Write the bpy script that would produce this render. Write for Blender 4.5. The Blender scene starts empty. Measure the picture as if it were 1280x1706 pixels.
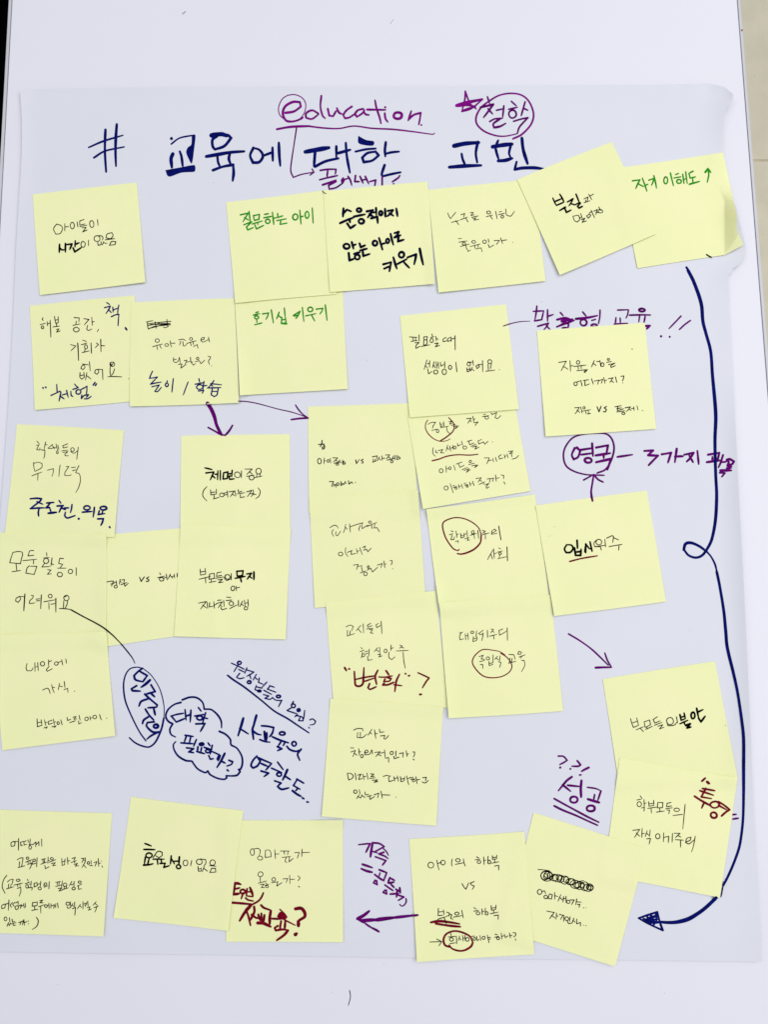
import bpy, bmesh, math, random
import numpy as np
from mathutils import Vector
from mathutils.geometry import tessellate_polygon

random.seed(7)
rng = np.random.RandomState(5)
scene = bpy.context.scene
C = scene.collection

# ---------------------------------------------------------------- tuning values
EXPO = 0.0
WORLD_S = 0.42
LA = ((0.8, 0.25, 1.5), (0.1, 0.0, 0), (1.9, 1.5), 24.5)
LB = ((-0.8, 0.35, 1.8), (0, 0, 0), (1.4, 1.6), 10.5)
COL_SHEET = (.638, .65, .702)
COL_NOTE = (.90, .92, .505)
COL_NOTE_T = (.85, .87, .25)
COL_TABLE = (.69, .685, .745)
TILE0 = (0.80, 0.55)
W_SCALE, W_MIN = 1.17, (1.3, 1.5)

# ---------------------------------------------------------------- camera
F_PX, CAM_H, PITCH = 1232.0, 0.5, math.radians(7.0)
cam_data = bpy.data.cameras.new('camera')
cam_data.sensor_fit = 'AUTO'; cam_data.sensor_width = 36.0
cam_data.lens = F_PX / 1706.0 * 36.0
cam_data.clip_start = 0.02; cam_data.clip_end = 50
cam = bpy.data.objects.new('camera', cam_data); C.objects.link(cam)
cam.location = (0, 0, CAM_H)
cam.rotation_euler = (PITCH, 0, 0)
scene.camera = cam

# ---------------------------------------------------------------- light and exposure
world = bpy.data.worlds.new('World'); scene.world = world
world.use_nodes = True
bg = world.node_tree.nodes['Background']
bg.inputs[0].default_value = (0.86, 0.90, 1.0, 1); bg.inputs[1].default_value = WORLD_S
def area(name, loc, target, size, power, col):
    l = bpy.data.lights.new(name, 'AREA'); l.shape = 'RECTANGLE'; l.size, l.size_y = size; l.energy = power; l.color = col
    o = bpy.data.objects.new(name, l); C.objects.link(o); o.location = loc
    o.rotation_euler = (Vector(target) - Vector(loc)).to_track_quat('-Z', 'Y').to_euler()
    return o
area('ceiling_light', LA[0], LA[1], LA[2], LA[3], (1.0, 0.985, 0.97))
area('ceiling_light', LB[0], LB[1], LB[2], LB[3], (0.97, 0.985, 1.0))
scene.view_settings.view_transform = 'Standard'
scene.view_settings.look = 'None'
scene.view_settings.exposure = EXPO
scene.view_settings.gamma = 1.0

# photo pixel -> point on the plane lying z metres above the tabletop
CP, SP = math.cos(PITCH), math.sin(PITCH)
def at(px, py, z=0.0):
    px = np.asarray(px, float); py = np.asarray(py, float); z = np.asarray(z, float)
    x = (px - 640.0) / F_PX; y = -(py - 853.0) / F_PX
    dy = y * CP + SP; dz = y * SP - CP
    t = (CAM_H - z) / -dz
    return np.stack([x * t, dy * t, z + 0 * t], -1)

# ---------------------------------------------------------------- materials
def new_mat(name):
    m = bpy.data.materials.new(name); m.use_nodes = True
    nt = m.node_tree; b = nt.nodes['Principled BSDF']
    return m, nt, b
def N(nt, t, **kw):
    n = nt.nodes.new(t)
    for k, v in kw.items():
        if k in n.inputs: n.inputs[k].default_value = v
        else: setattr(n, k, v)
    return n
def tint(nt, b, col, amp, scale, detail=4.0, obj_var=0.0, coord='Object'):
    tc = N(nt, 'ShaderNodeTexCoord')
    no = N(nt, 'ShaderNodeTexNoise'); no.inputs['Scale'].default_value = scale; no.inputs['Detail'].default_value = detail
    nt.links.new(tc.outputs[coord], no.inputs['Vector'])
    mr = N(nt, 'ShaderNodeMapRange'); mr.inputs['From Min'].default_value = .3; mr.inputs['From Max'].default_value = .7
    mr.inputs['To Min'].default_value = 1 - amp; mr.inputs['To Max'].default_value = 1 + amp
    nt.links.new(no.outputs['Fac'], mr.inputs['Value'])
    val = mr.outputs['Result']
    if obj_var:
        oi = N(nt, 'ShaderNodeObjectInfo')
        m2 = N(nt, 'ShaderNodeMapRange'); m2.inputs['To Min'].default_value = 1 - obj_var; m2.inputs['To Max'].default_value = 1 + obj_var
        nt.links.new(oi.outputs['Random'], m2.inputs['Value'])
        mu = N(nt, 'ShaderNodeMath', operation='MULTIPLY'); nt.links.new(val, mu.inputs[0]); nt.links.new(m2.outputs['Result'], mu.inputs[1])
        val = mu.outputs[0]
    vm = N(nt, 'ShaderNodeVectorMath', operation='SCALE'); vm.inputs[0].default_value = col
    nt.links.new(val, vm.inputs['Scale'])
    nt.links.new(vm.outputs['Vector'], b.inputs['Base Color'])
    return tc
def bump(nt, b, tc, scale, strength, dist, detail=3.0, coord='Object', extra=None):
    no = N(nt, 'ShaderNodeTexNoise'); no.inputs['Scale'].default_value = scale; no.inputs['Detail'].default_value = detail
    nt.links.new(tc.outputs[coord], no.inputs['Vector'])
    bp = N(nt, 'ShaderNodeBump'); bp.inputs['Strength'].default_value = strength; bp.inputs['Distance'].default_value = dist
    nt.links.new(no.outputs['Fac'], bp.inputs['Height'])
    if extra: nt.links.new(extra.outputs['Normal'], bp.inputs['Normal'])
    nt.links.new(bp.outputs['Normal'], b.inputs['Normal'])
    return bp

def paper(name, col, amp, var, transl):
    m, nt, b = new_mat(name)
    b.inputs['Roughness'].default_value = .85; b.inputs['Specular IOR Level'].default_value = .15
    tc = tint(nt, b, col, amp, 18, 6, var)
    b1 = bump(nt, b, tc, 25, .35, .0012, 2)
    bump(nt, b, tc, 1500, .10, .0001, 3, extra=b1)
    if transl:
        # faint warm blotches in the yellow stock
        sc = next(n for n in nt.nodes if n.type == 'VECT_MATH')
        n2 = N(nt, 'ShaderNodeTexNoise'); n2.inputs['Scale'].default_value = 14; n2.inputs['Detail'].default_value = 2
        nt.links.new(tc.outputs['Object'], n2.inputs['Vector'])
        r2 = N(nt, 'ShaderNodeMapRange'); r2.inputs['From Min'].default_value = .42; r2.inputs['From Max'].default_value = .68
        nt.links.new(n2.outputs['Fac'], r2.inputs['Value'])
        mc = N(nt, 'ShaderNodeMix', data_type='RGBA'); nt.links.new(r2.outputs['Result'], mc.inputs['Factor'])
        mc.inputs[6].default_value = (*col, 1); mc.inputs[7].default_value = (col[0] * 1.015, col[1] * .985, col[2] * 1.04, 1)
        nt.links.new(mc.outputs[2], sc.inputs[0])
        tr = N(nt, 'ShaderNodeBsdfTranslucent'); tr.inputs['Color'].default_value = (*transl, 1)
        mx = N(nt, 'ShaderNodeMixShader'); mx.inputs['Fac'].default_value = .18
        out = nt.nodes['Material Output']
        nt.links.new(b.outputs[0], mx.inputs[1]); nt.links.new(tr.outputs[0], mx.inputs[2]); nt.links.new(mx.outputs[0], out.inputs[0])
    return m
M = {}
M['sheet'] = paper('white_paper', COL_SHEET, .012, 0, None)
M['note'] = paper('yellow_paper', COL_NOTE, .015, .012, COL_NOTE_T)
def laminate():
    m, nt, b = new_mat('white_laminate')
    b.inputs['Roughness'].default_value = .42; b.inputs['Specular IOR Level'].default_value = .3
    tc = tint(nt, b, COL_TABLE, .012, 5, 5)
    b1 = bump(nt, b, tc, 9, .2, .0015, 2)
    bump(nt, b, tc, 700, .08, .0001, 2, extra=b1)
    return m
M['table'] = laminate()
def plain(name, col, rough=.5, amp=.05, scale=30, bs=0):
    m, nt, b = new_mat(name); b.inputs['Roughness'].default_value = rough
    tc = tint(nt, b, col, amp, scale, 5)
    if bs: bump(nt, b, tc, 120, bs, .001)
    return m
M['band'] = plain('grey_edge_band', (.50, .50, .53), .45)
M['metal'] = plain('grey_metal', (.35, .35, .37), .4)
M['dark'] = plain('matte_black', (.0008, .0008, .0008), .95, .2, 20, .2)
for n_ in M['dark'].node_tree.nodes:
    if n_.type == 'BSDF_PRINCIPLED': n_.inputs['Specular IOR Level'].default_value = 0.0
def tile_mat():
    m, nt, b = new_mat('beige_tile'); b.inputs['Roughness'].default_value = .45
    tc = tint(nt, b, (.78, .72, .54), .08, 14, 8, .03)
    bump(nt, b, tc, 40, .15, .001)
    return m
M['tile'] = tile_mat()
M['grout'] = plain('grey_grout', (.70, .65, .50), .9, .1, 60)
INKC = {'navy': (.0012, .004, .10), 'navy_black': (.001, .001, .014), 'purple': (.10, .0008, .12), 'magenta': (.17, .003, .17),
        'maroon': (.14, .001, .012), 'black': (.001, .001, .0015), 'pen': (.008, .008, .002), 'green': (.014, .25, .004), 'smudge': (.70, .72, .43), 'speck': (.30, .30, .33)}
for k, c in INKC.items():
    m, nt, b = new_mat(k + '_ink')
    b.inputs['Roughness'].default_value = .8; b.inputs['Specular IOR Level'].default_value = .03
    tint(nt, b, c, .35 if k in ('navy', 'purple', 'magenta', 'maroon', 'green', 'pen') else .1, 260, 5)
    M[k] = m

# ---------------------------------------------------------------- object helpers
def link(name, verts, faces, mat, parent=None, smooth=False):
    me = bpy.data.meshes.new(name); me.from_pydata([tuple(map(float, v)) for v in verts], [], faces); me.update()
    me.materials.append(mat)
    if smooth: me.polygons.foreach_set('use_smooth', [True] * len(me.polygons))
    o = bpy.data.objects.new(name, me); C.objects.link(o)
    if parent: o.parent = parent; 
    if parent and parent.type == 'EMPTY': o.matrix_parent_inverse = parent.matrix_world.inverted()
    return o
def thing(name, label, cat, loc, group=None):
    o = bpy.data.objects.new(name, None); C.objects.link(o); o.empty_display_size = .02
    o.location = loc; o['label'] = label; o['category'] = cat
    if group: o['group'] = group
    bpy.context.view_layer.update()
    return o
def prism(poly, z0, z1, bev=0.0):
    """convex polygon (ccw) extruded, top rim bevelled"""
    P = np.array(poly, float); n = len(P); cen = P.mean(0)
    V = [(x, y, z0) for x, y in P]
    rings = [(z0, 0)]
    if bev:
        for a in (0, 30, 60, 90):
            a = math.radians(a); rings.append((z1 - bev + bev * math.sin(a), bev * (1 - math.cos(a))))
    else: rings.append((z1, 0))
    V = []
    for z, ins in rings:
        for i in range(n):
            p, q, r = P[i - 1], P[i], P[(i + 1) % n]
            d1 = (q - p) / np.linalg.norm(q - p); d2 = (r - q) / np.linalg.norm(r - q)
            n1 = np.array([-d1[1], d1[0]]); n2 = np.array([-d2[1], d2[0]])
            k = (n1 + n2); k = k / (k @ n1)
            v = q + k * ins; V.append((v[0], v[1], z))
    Fc = [tuple(range(n))[::-1]]
    for r_ in range(len(rings) - 1):
        for i in range(n):
            j = (i + 1) % n
            Fc.append((r_ * n + i, r_ * n + j, (r_ + 1) * n + j, (r_ + 1) * n + i))
    Fc.append(tuple((len(rings) - 1) * n + i for i in range(n)))
    return V, Fc
def rect(x0, x1, y0, y1): return [(x0, y0), (x1, y0), (x1, y1), (x0, y1)]

# ---------------------------------------------------------------- floor, far below the tabletop
FLOOR = -0.72
fl = link('floor', *prism(rect(-3, 3, -3, 3), FLOOR - .05, FLOOR - .003), M['grout'])
fl['kind'] = 'structure'
T = .45
V, Fc = prism(rect(-T / 2 + .002, T / 2 - .002, -T / 2 + .002, T / 2 - .002), -.006, 0, .0012)
tile_me = None
for i in range(-3, 4):
    for j in range(-3, 4):
        if tile_me is None:
            o = link('floor_tile', V, Fc, M['tile'], fl); tile_me = o.data
        else:
            o = bpy.data.objects.new('floor_tile', tile_me); C.objects.link(o); o.parent = fl
        o.location = (TILE0[0] + i * T, TILE0[1] + j * T, FLOOR)

# ---------------------------------------------------------------- the white table
A0, A1 = at(12.6, 0)[:2], at(2.9, 215)[:2]
B0, B1 = at(1236, 0)[:2], at(1270.7, 440)[:2]
dirR = (B0 - B1) / np.linalg.norm(B0 - B1); dirL = (A0 - A1) / np.linalg.norm(A0 - A1)
print('table edge directions', dirL, dirR)
d = dirR
def along(p, y): return p + d * ((y - p[1]) / d[1])
YT, YB = 1.0, -.95
pL_t, pL_b, pR_t, pR_b = along(A0, YT), along(A0, YB), along(B0, YT), along(B0, YB)
table = thing('table', 'long white laminate table with a thin grey edge band under the poster', 'table', (0, 0, FLOOR))
TOP = -.0006
nrm = np.array([d[1], -d[0]])        # points right
g, bw = .0007, .0022
q = lambda p, s: p + nrm * s
V, Fc = prism([q(pL_b, g + bw), q(pR_b, -(g + bw)), q(pR_t, -(g + bw)), q(pL_t, g + bw)], TOP - .024, TOP, .0004)
top_o = link('tabletop', V, Fc, M['table'], table)
V, Fc = prism([q(pR_b, -bw), pR_b, pR_t, q(pR_t, -bw)], TOP - .0245, TOP - .0003, .0004); link('edge_band', V, Fc, M['band'], table)
V, Fc = prism([pL_b, q(pL_b, bw), q(pL_t, bw), pL_t], TOP - .0245, TOP - .0003, .0004); link('edge_band', V, Fc, M['band'], table)
V, Fc = prism([q(pL_b, .001), q(pR_b, -.001), q(pR_t, -.001), q(pL_t, .001)], TOP - .030, TOP - .0246); link('underside_board', V, Fc, M['band'], table)
for cx, cy in ((pL_b[0] + .06, YB + .08), (pR_b[0] - .06, YB + .08), (pL_t[0] + .06, YT - .08), (pR_t[0] - .06, YT - .08)):
    V, Fc = prism([(cx + .016 * math.cos(a * math.pi / 6), cy + .016 * math.sin(a * math.pi / 6)) for a in range(12)], FLOOR, TOP - .030)
    link('leg', V, Fc, M['metal'], table)

# something black close beyond the left edge of the table
V, Fc = prism([q(pL_b, -.55) , q(pL_b, -.012), q(pL_t, -.012), q(pL_t, -.55)], FLOOR, -.10, .006)
cb = link('block', V, Fc, M['dark'])
cb['label'] = 'black surface seen beyond the left edge of the white table'; cb['category'] = 'block'

# ---------------------------------------------------------------- height map of all the paper, on a 2 px grid
GX0, GY0, GS = -120.0, -60.0, 2.0
GW, GH = 760, 930
H = np.zeros((GH, GW)); 
gx = GX0 + GS * np.arange(GW); gy = GY0 + GS * np.arange(GH)
GXX, GYY = np.meshgrid(gx, gy)
def samp(A, px, py):
    fx = np.clip((np.asarray(px, float) - GX0) / GS, 0, GW - 1.001); fy = np.clip((np.asarray(py, float) - GY0) / GS, 0, GH - 1.001)
    i = fx.astype(int); j = fy.astype(int); a = fx - i; b = fy - j
    return (A[j, i] * (1 - a) * (1 - b) + A[j, i + 1] * a * (1 - b) + A[j + 1, i] * (1 - a) * b + A[j + 1, i + 1] * a * b)
def dilate(A, r):
    B = A.copy()
    for k in range(1, r + 1):
        B[:, k:] = np.maximum(B[:, k:], A[:, :-k]); B[:, :-k] = np.maximum(B[:, :-k], A[:, k:])
    D = B.copy()
    for k in range(1, r + 1):
        D[k:] = np.maximum(D[k:], B[:-k]); D[:-k] = np.maximum(D[:-k], B[k:])
    return D
def blur(A, r):
    for ax in (0, 1):
        s = A.copy()
        for k in range(1, r + 1): s = s + np.roll(A, k, ax) + np.roll(A, -k, ax)
        A = s / (2 * r + 1)
    return A
def sst(a, b, x):
    t = np.clip((x - a) / (b - a), 0, 1); return t * t * (3 - 2 * t)
def wave(px, py, ph):   # gentle unevenness, 0..1
    return .5 + .25 * np.sin(px / 97 + ph) * np.cos(py / 131 + 1.7 * ph) + .25 * np.sin(px / 53 + py / 71 + 2.3 * ph)
def paper_mesh(PX, PY, Z, thick):
    n, m = PX.shape
    V = at(PX, PY, Z).reshape(-1, 3); W = V - np.array([0, 0, thick])
    idx = np.arange(n * m).reshape(n, m)
    Fq = [(int(idx[i, j]), int(idx[i + 1, j]), int(idx[i + 1, j + 1]), int(idx[i, j + 1])) for i in range(n - 1) for j in range(m - 1)]
    k = n * m
    Fb = [(a + k, d_ + k, c + k, b + k) for a, b, c, d_ in Fq]
    rim = [int(v) for v in list(idx[0, :]) + list(idx[1:, -1]) + list(idx[-1, -2::-1]) + list(idx[-2:0:-1, 0])]
    R = len(rim); e = 2 * k      # the rim has vertices of its own so that the edge stays crisp
    Fr = [(e + i, e + (i + 1) % R, e + R + (i + 1) % R, e + R + i) for i in range(R)]
    return np.vstack([V, W, V[rim], W[rim]]), Fq + Fb + Fr

# ---------------------------------------------------------------- the big sheet
LX = np.array([(140, 32), (152, 33), (200, 36), (250, 36), (290, 34), (350, 30), (415, 26), (500, 23), (600, 18), (700, 12), (860, 0), (1100, -14), (1400, -30), (1590, -42)], float)
RX = np.array([(140, 1226), (162, 1222), (180, 1211), (200, 1206), (230, 1205), (300, 1207), (325, 1219), (350, 1229), (380, 1236), (410, 1243), (426, 1243), (438, 1235), (448, 1222), (458, 1214), (643, 1223), (800, 1231), (950, 1239), (1091, 1246), (1255, 1253), (1400, 1259), (1600, 1270)], float)
NY, NX = 190, 150
vv = np.linspace(0, 1, NY)[:, None] ** 1.0; uu = np.linspace(0, 1, NX)[None, :]
def sheet_top(px): return np.interp(px, [30, 300, 700, 1100, 1180, 1208, 1222], [149, 144, 143, 141, 139, 144, 157])
def sheet_bot(px): return np.interp(px, [-45, 400, 800, 1270], [1585, 1591, 1597, 1602])
PYs = 146 + (1594 - 146) * vv + 0 * uu
for _ in range(3):
    xl = np.interp(PYs, LX[:, 0], LX[:, 1]); xr = np.interp(PYs, RX[:, 0], RX[:, 1])
    PXs = xl + (xr - xl) * uu
    PYs = sheet_top(PXs) + (sheet_bot(PXs) - sheet_top(PXs)) * vv
def sheet_z(px, py):
    xr = np.interp(py, RX[:, 0], RX[:, 1]); xl = np.interp(py, LX[:, 0], LX[:, 1])
    er = np.clip((px - xr + 46) / 46, 0, 1) ** 2; el = np.clip((xl + 34 - px) / 34, 0, 1) ** 2
    et = np.clip((sheet_top(px) + 26 - py) / 26, 0, 1) ** 2
    z = .00045 + .0007 * wave(px, py, .4) * sst(0, 80, py - 140)
    z = z + er * (.0010 + .0034 * sst(600, 760, py) * (1 - sst(1150, 1400, py)) + .0035 * (1 - sst(150, 300, py)) + .002 * sst(300, 360, py) * (1 - sst(430, 520, py)))
    z = z + el * (.0004 + .0014 * (1 - sst(200, 420, py)))
    z = z + et * (.0003 + .0016 * sst(900, 1180, px) * (.7 + .3 * np.sin(px / 7.0)) + .0006 * (1 - sst(40, 200, px)))
    z = z + .0012 * sst(1040, 1200, px) * np.exp(-((py - 205) / 42.0) ** 2)
    z = z + .0016 * np.clip((px + py - 2840) / 40, 0, 1) ** 2
    return z
SZ = sheet_z(PXs, PYs)
V, Fc = paper_mesh(PXs, PYs, SZ, .0001)
sheet = link('paper_sheet', V, Fc, M['sheet'], None, True)
sheet['label'] = 'large white flip chart sheet with marker writing lying under all the yellow notes'
sheet['category'] = 'paper sheet'
inside = (GXX > np.interp(GYY, LX[:, 0], LX[:, 1])) & (GXX < np.interp(GYY, RX[:, 0], RX[:, 1])) & (GYY > sheet_top(GXX)) & (GYY < sheet_bot(GXX))
H = np.where(inside, sheet_z(GXX, GYY), 0)
H_SHEET = sheet_z(GXX, GYY)

# ---------------------------------------------------------------- sticky notes, in the order they were stuck on
NOTES = [
 ('a1', (54,324), (227.5,304), (241.5,470), (66,491.5), 1.2, 2.2, 'topmost yellow sticky note in the left column, two short lines in thin black pen'),
 ('b1', (49,509.5), (224,492), (236,667), (57.5,683), 1.4, .2, 'yellow sticky note with thin pen lines and a navy word added at its top right'),
 ('b2', (218,504), (390,497), (398,671), (216,677), .9, 2.3, 'yellow sticky note with a crossed out word and a big navy line with a slash'),
 ('c3', (391,500), (571.5,484), (579.5,648), (399.5,658.5), 1.6, 1.8, 'yellow sticky note with one green line, lower of the two green ones stacked'),
 ('c1', (376.5,337), (548,316), (561,490), (391.7,505), 1.0, .5, 'yellow sticky note with one green line, tucked left of the bold black one'),
 ('d1', (713,316.5), (889,298.5), (909.5,468), (731,487.2), 2.2, 1.4, 'yellow sticky note with two thin pen lines, half under the tilted note'),
 ('c2', (539,319), (712.6,302.4), (724.7,472.7), (550,486.6), .8, 2.0, 'yellow sticky note with three bold black marker lines under the title'),
 ('f1', (1029,280), (1205.5,254), (1240,408), (1063,447), .6, .3, 'yellow sticky note with green writing and an up arrow, its right corner curled'),
 ('e1', (862,299), (1020,236.3), (1093.6,389.4), (933.3,458.1), 2.6, 1.2, 'strongly tilted yellow sticky note near the top right, first word in bold black'),
 ('k1', (512.9,677.5), (686,671.5), (697,848), (515,855), .4, .5, 'yellow sticky note with tiny pen writing and a scribbled out letter, top of its column'),
 ('l1', (679,692), (859.6,681), (884.5,818), (705,848), 1.8, 1.0, 'yellow sticky note with four pen lines, a dark red loop and underline'),
 ('g1', (666.6,526.2), (843.7,506.9), (865,681.6), (683,695.5), 1.2, 1.4, 'yellow sticky note with two black pen lines, a purple dash leaving its right edge'),
 ('h1', (895,551), (1074.9,537.8), (1094,714.4), (909.7,727.2), 1.8, 1.2, 'yellow sticky note covering the bottom of purple words, three thin pen lines'),
 ('v1', (173,891), (352,876), (357,1050), (176,1077), .6, .6, 'yellow sticky note between two others with one short pen line cut at both sides'),
 ('i1', (27.5,706.5), (206.3,716.8), (190,895), (7.7,888), .4, 1.2, 'yellow sticky note with two thin pen lines above a bold navy line'),
 ('j3', (-13,887), (176.8,889), (176,1066), (-15,1066), .3, .7, 'yellow sticky note with two neat black lines where the long black curve starts'),
 ('o1', (-14,1058), (176.5,1052), (191.4,1226), (3.4,1250), 1.0, 2.2, 'yellow sticky note with three thin pen lines left of the navy oval'),
 ('j1', (301.7,726), (482.7,723.4), (483.5,893), (300,893), .6, .5, 'yellow sticky note under the thick purple arrow, bold word and a line in brackets'),
 ('j2', (300.8,874), (484.6,880), (476,1065.2), (290,1060), 1.2, 1.4, 'yellow sticky note with two pen lines, the first ending in a bold word'),
 ('k2', (515.5,829.5), (696.5,817.5), (709,992), (524.5,1013), .8, 1.0, 'yellow sticky note with three thin lines ending in a question mark, second in its column'),
 ('k3', (543,1004), (726,984.3), (746,1179), (555.8,1168), .5, .5, 'yellow sticky note with a big dark red word in quote marks and a question mark'),
 ('k4', (550.3,1163.8), (738.8,1178), (727.3,1375.7), (536,1360), 1.4, 1.6, 'yellow sticky note with four black pen lines, lowest in the middle column'),
 ('m1', (710.7,848.4), (891.6,823.8), (916,1000), (732,1012), 1.6, .3, 'yellow sticky note with a large dark red loop round its first word'),
 ('m2', (732.5,1004), (917.5,991), (938.8,1184.5), (748,1196.6), 2.2, 1.2, 'yellow sticky note with a dark red loop round the left word of its second line'),
 ('n1', (892.8,842.2), (1078.4,817.3), (1110.6,1002.1), (924.1,1026.3), 1.8, 1.2, 'yellow sticky note with one line of bold and thin black letters underlined in dark red'),
 ('q1', (1004.9,1131.5), (1192,1101.7), (1230,1296.5), (1031.5,1302), .5, 1.0, 'yellow sticky note with one slanting black line, its last word bold'),
 ('q2', (1033.5,1262), (1229.5,1296), (1200.6,1495.5), (1007,1458), .6, 1.6, 'yellow sticky note crossed by dark red letters at its right edge'),
 ('r1', (889.7,1353.8), (1078,1414), (1025.6,1610.3), (840,1551), .5, 2.0, 'tilted yellow sticky note with a coiled black scribble above two short lines'),
 ('w1', (682,1398), (874.2,1385.5), (891,1590), (695,1603), 2.2, 1.2, 'yellow sticky note with a double dark red underline and a loop in its last line'),
 ('s1', (-13,1348.5), (186.3,1354.8), (171.9,1560.3), (-24,1554), .6, 2.0, 'yellow sticky note filled with five lines of pen writing, bottom left corner'),
 ('u1', (379,1366.5), (571.4,1366.3), (571.6,1569.8), (376.5,1569), .6, 1.8, 'yellow sticky note with big blotchy dark red words across its lower half'),
 ('t1', (218,1327.5), (405.5,1350.5), (380,1551), (188.6,1529.3), 1.0, 1.2, 'tilted yellow sticky note with one line starting in bold black letters'),
]
note_obj = {}; note_grid = {}
def bil(c, u, v):
    TL, TR, BR, BL = c
    return ((1 - u) * (1 - v) * TL[0] + u * (1 - v) * TR[0] + u * v * BR[0] + (1 - u) * v * BL[0],
            (1 - u) * (1 - v) * TL[1] + u * (1 - v) * TR[1] + u * v * BR[1] + (1 - u) * v * BL[1])
def inv_bil(c, px, py):
    TL, TR, BR, BL = [np.array(p, float) for p in c]
    u = np.full(np.shape(px), .5); v = np.full(np.shape(px), .5)
    for _ in range(8):
        x, y = bil(c, u, v)
        ax, ay = [(1 - v) * (TR[i] - TL[i]) + v * (BR[i] - BL[i]) for i in (0, 1)]
        bx, by = [(1 - u) * (BL[i] - TL[i]) + u * (BR[i] - TR[i]) for i in (0, 1)]
        det = ax * by - ay * bx; ex, ey = px - x, py - y
        u = u + (ex * by - ey * bx) / det; v = v + (ax * ey - ay * ex) / det
    return u, v
NG = 44
for ni, (key, TL, TR, BR, BL, lL, lR, label) in enumerate(NOTES):
    c = (TL, TR, BR, BL)
    NG = 100 if key == 'f1' else 44
    U, Vv = np.meshgrid(np.linspace(0, 1, NG), np.linspace(0, 1, NG))
    PX, PY = bil(c, U, Vv)
    r = random.Random(ni)
    # slightly bowed edges, as hand-stuck paper has
    bx, by = r.uniform(-.6, .6), r.uniform(-.8, .8)
    PX = PX + bx * np.sin(math.pi * Vv) * (U * 2 - 1); PY = PY + by * np.sin(math.pi * U) * (Vv * 2 - 1)
    base = samp(blur(dilate(H, 5), 4), PX, PY) + .00025
    lift = (lL * (1 - U) + lR * U) * .0008
    prof = np.clip((Vv - .18) / .82, 0, 1) ** 1.7
    edge = .75 + .25 * (2 * U - 1) ** 2
    Z = base + lift * prof * edge + .00012 * np.sin(3 * U + ni) * np.sin(4 * Vv + 2 * ni) * Vv + .0001
    if key == 'f1':
        PY = PY + 10.0 * np.where(U < .82, U / .82, (1 - U) / .18) * Vv ** 3
        PX = PX - 5.5 * np.exp(-((Vv - .84) / .11) ** 2) * U ** 12
        # right corner folded up along one crease and back down along a second
        xr = 1208 - .45 * np.clip(335 - PY, 0, 60); xe = 1205.5 + (PY - 254) * .224
        z1 = 25 * sst(296, 366, PY) * (PX - xr) / np.maximum(xe - xr, 6)
        z2 = -.47 * (PX - 1209) - .947 * (PY - 425)
        Z = Z + .00029 * np.where(PX > xr, np.clip(np.minimum(z1, z2), 0, 60), 0)
    if key == 'd1': Z = Z - .0007 * np.clip((U - .8) / .2, 0, 1) * (1 - Vv)
    Vm, Fm = paper_mesh(PX, PY, Z, .0001)
    org = at((TL[0] + TR[0]) / 2, (TL[1] + TR[1]) / 2, 0)
    o = link('sticky_note', Vm - org, Fm, M['note'], None, True)
    o.location = org
    o['label'] = label; o['category'] = 'sticky note'; o['group'] = 'yellow sticky notes on the large sheet'
    note_obj[key] = (o, org); note_grid[key] = (c, Z)
    x0, x1 = min(p[0] for p in c) - 4, max(p[0] for p in c) + 4; y0, y1 = min(p[1] for p in c) - 4, max(p[1] for p in c) + 4
    i0, i1 = max(0, int((x0 - GX0) / GS)), int((x1 - GX0) / GS) + 2; j0, j1 = max(0, int((y0 - GY0) / GS)), int((y1 - GY0) / GS) + 2
    sx, sy = GXX[j0:j1, i0:i1], GYY[j0:j1, i0:i1]
    u, v = inv_bil(c, sx, sy); ok = (u >= -.004) & (u <= 1.004) & (v >= -.004) & (v <= 1.004)
    fu = np.clip(u, 0, .9999) * (NG - 1); fv = np.clip(v, 0, .9999) * (NG - 1); a = fu.astype(int); b = fv.astype(int)
    zz = np.maximum(np.maximum(Z[b, a], Z[b, a + 1]), np.maximum(Z[b + 1, a], Z[b + 1, a + 1]))
    H[j0:j1, i0:i1] = np.where(ok, np.maximum(zz, H[j0:j1, i0:i1]), H[j0:j1, i0:i1])
H_TOP = dilate(H, 1)
def surf_z(on, px, py):
    if on == 'table': return np.full(np.shape(px), TOP)
    if on == 'sheet': return sheet_z(px, py)
    if on == 'top': return samp(H_TOP, px, py)
    c, Z = note_grid[on]; NG = len(Z)
    u, v = inv_bil(c, px, py)
    fu = np.clip(u, 0, .9999) * (NG - 1); fv = np.clip(v, 0, .9999) * (NG - 1); i = fu.astype(int); j = fv.astype(int); a = fu - i; b = fv - j
    return Z[j, i] * (1 - a) * (1 - b) + Z[j, i + 1] * a * (1 - b) + Z[j + 1, i] * (1 - a) * b + Z[j + 1, i + 1] * a * b

# ---------------------------------------------------------------- pen strokes laid on the paper
def catmull(P):
    P = np.array(P, float)
    if len(P) < 3: return P
    Q = np.vstack([2 * P[0] - P[1], P, 2 * P[-1] - P[-2]]); out = []
    for i in range(1, len(Q) - 2):
        p0, p1, p2, p3 = Q[i - 1:i + 3]; n = max(2, int(np.linalg.norm(p2 - p1) / 1.1) + 1)
        t = np.linspace(0, 1, n, endpoint=False)[:, None]
        m1 = (p2 - p0) * .5; m2 = (p3 - p1) * .5; L = np.linalg.norm(p2 - p1)
        for m_ in (m1, m2):
            k = np.linalg.norm(m_)
            if k > L * 1.1: m_ *= L * 1.1 / k
        out.append((2 * t**3 - 3 * t**2 + 1) * p1 + (t**3 - 2 * t**2 + t) * m1 + (-2 * t**3 + 3 * t**2) * p2 + (t**3 - t**2) * m2)
    return np.vstack(out + [P[-1:]])
def dense(P):
    out = [P[0]]
    for a, b in zip(P[:-1], P[1:]):
        n = max(1, int(np.linalg.norm(b - a) / 1.3))
        for k in range(1, n + 1): out.append(a + (b - a) * k / n)
    return np.array(out)
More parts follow.
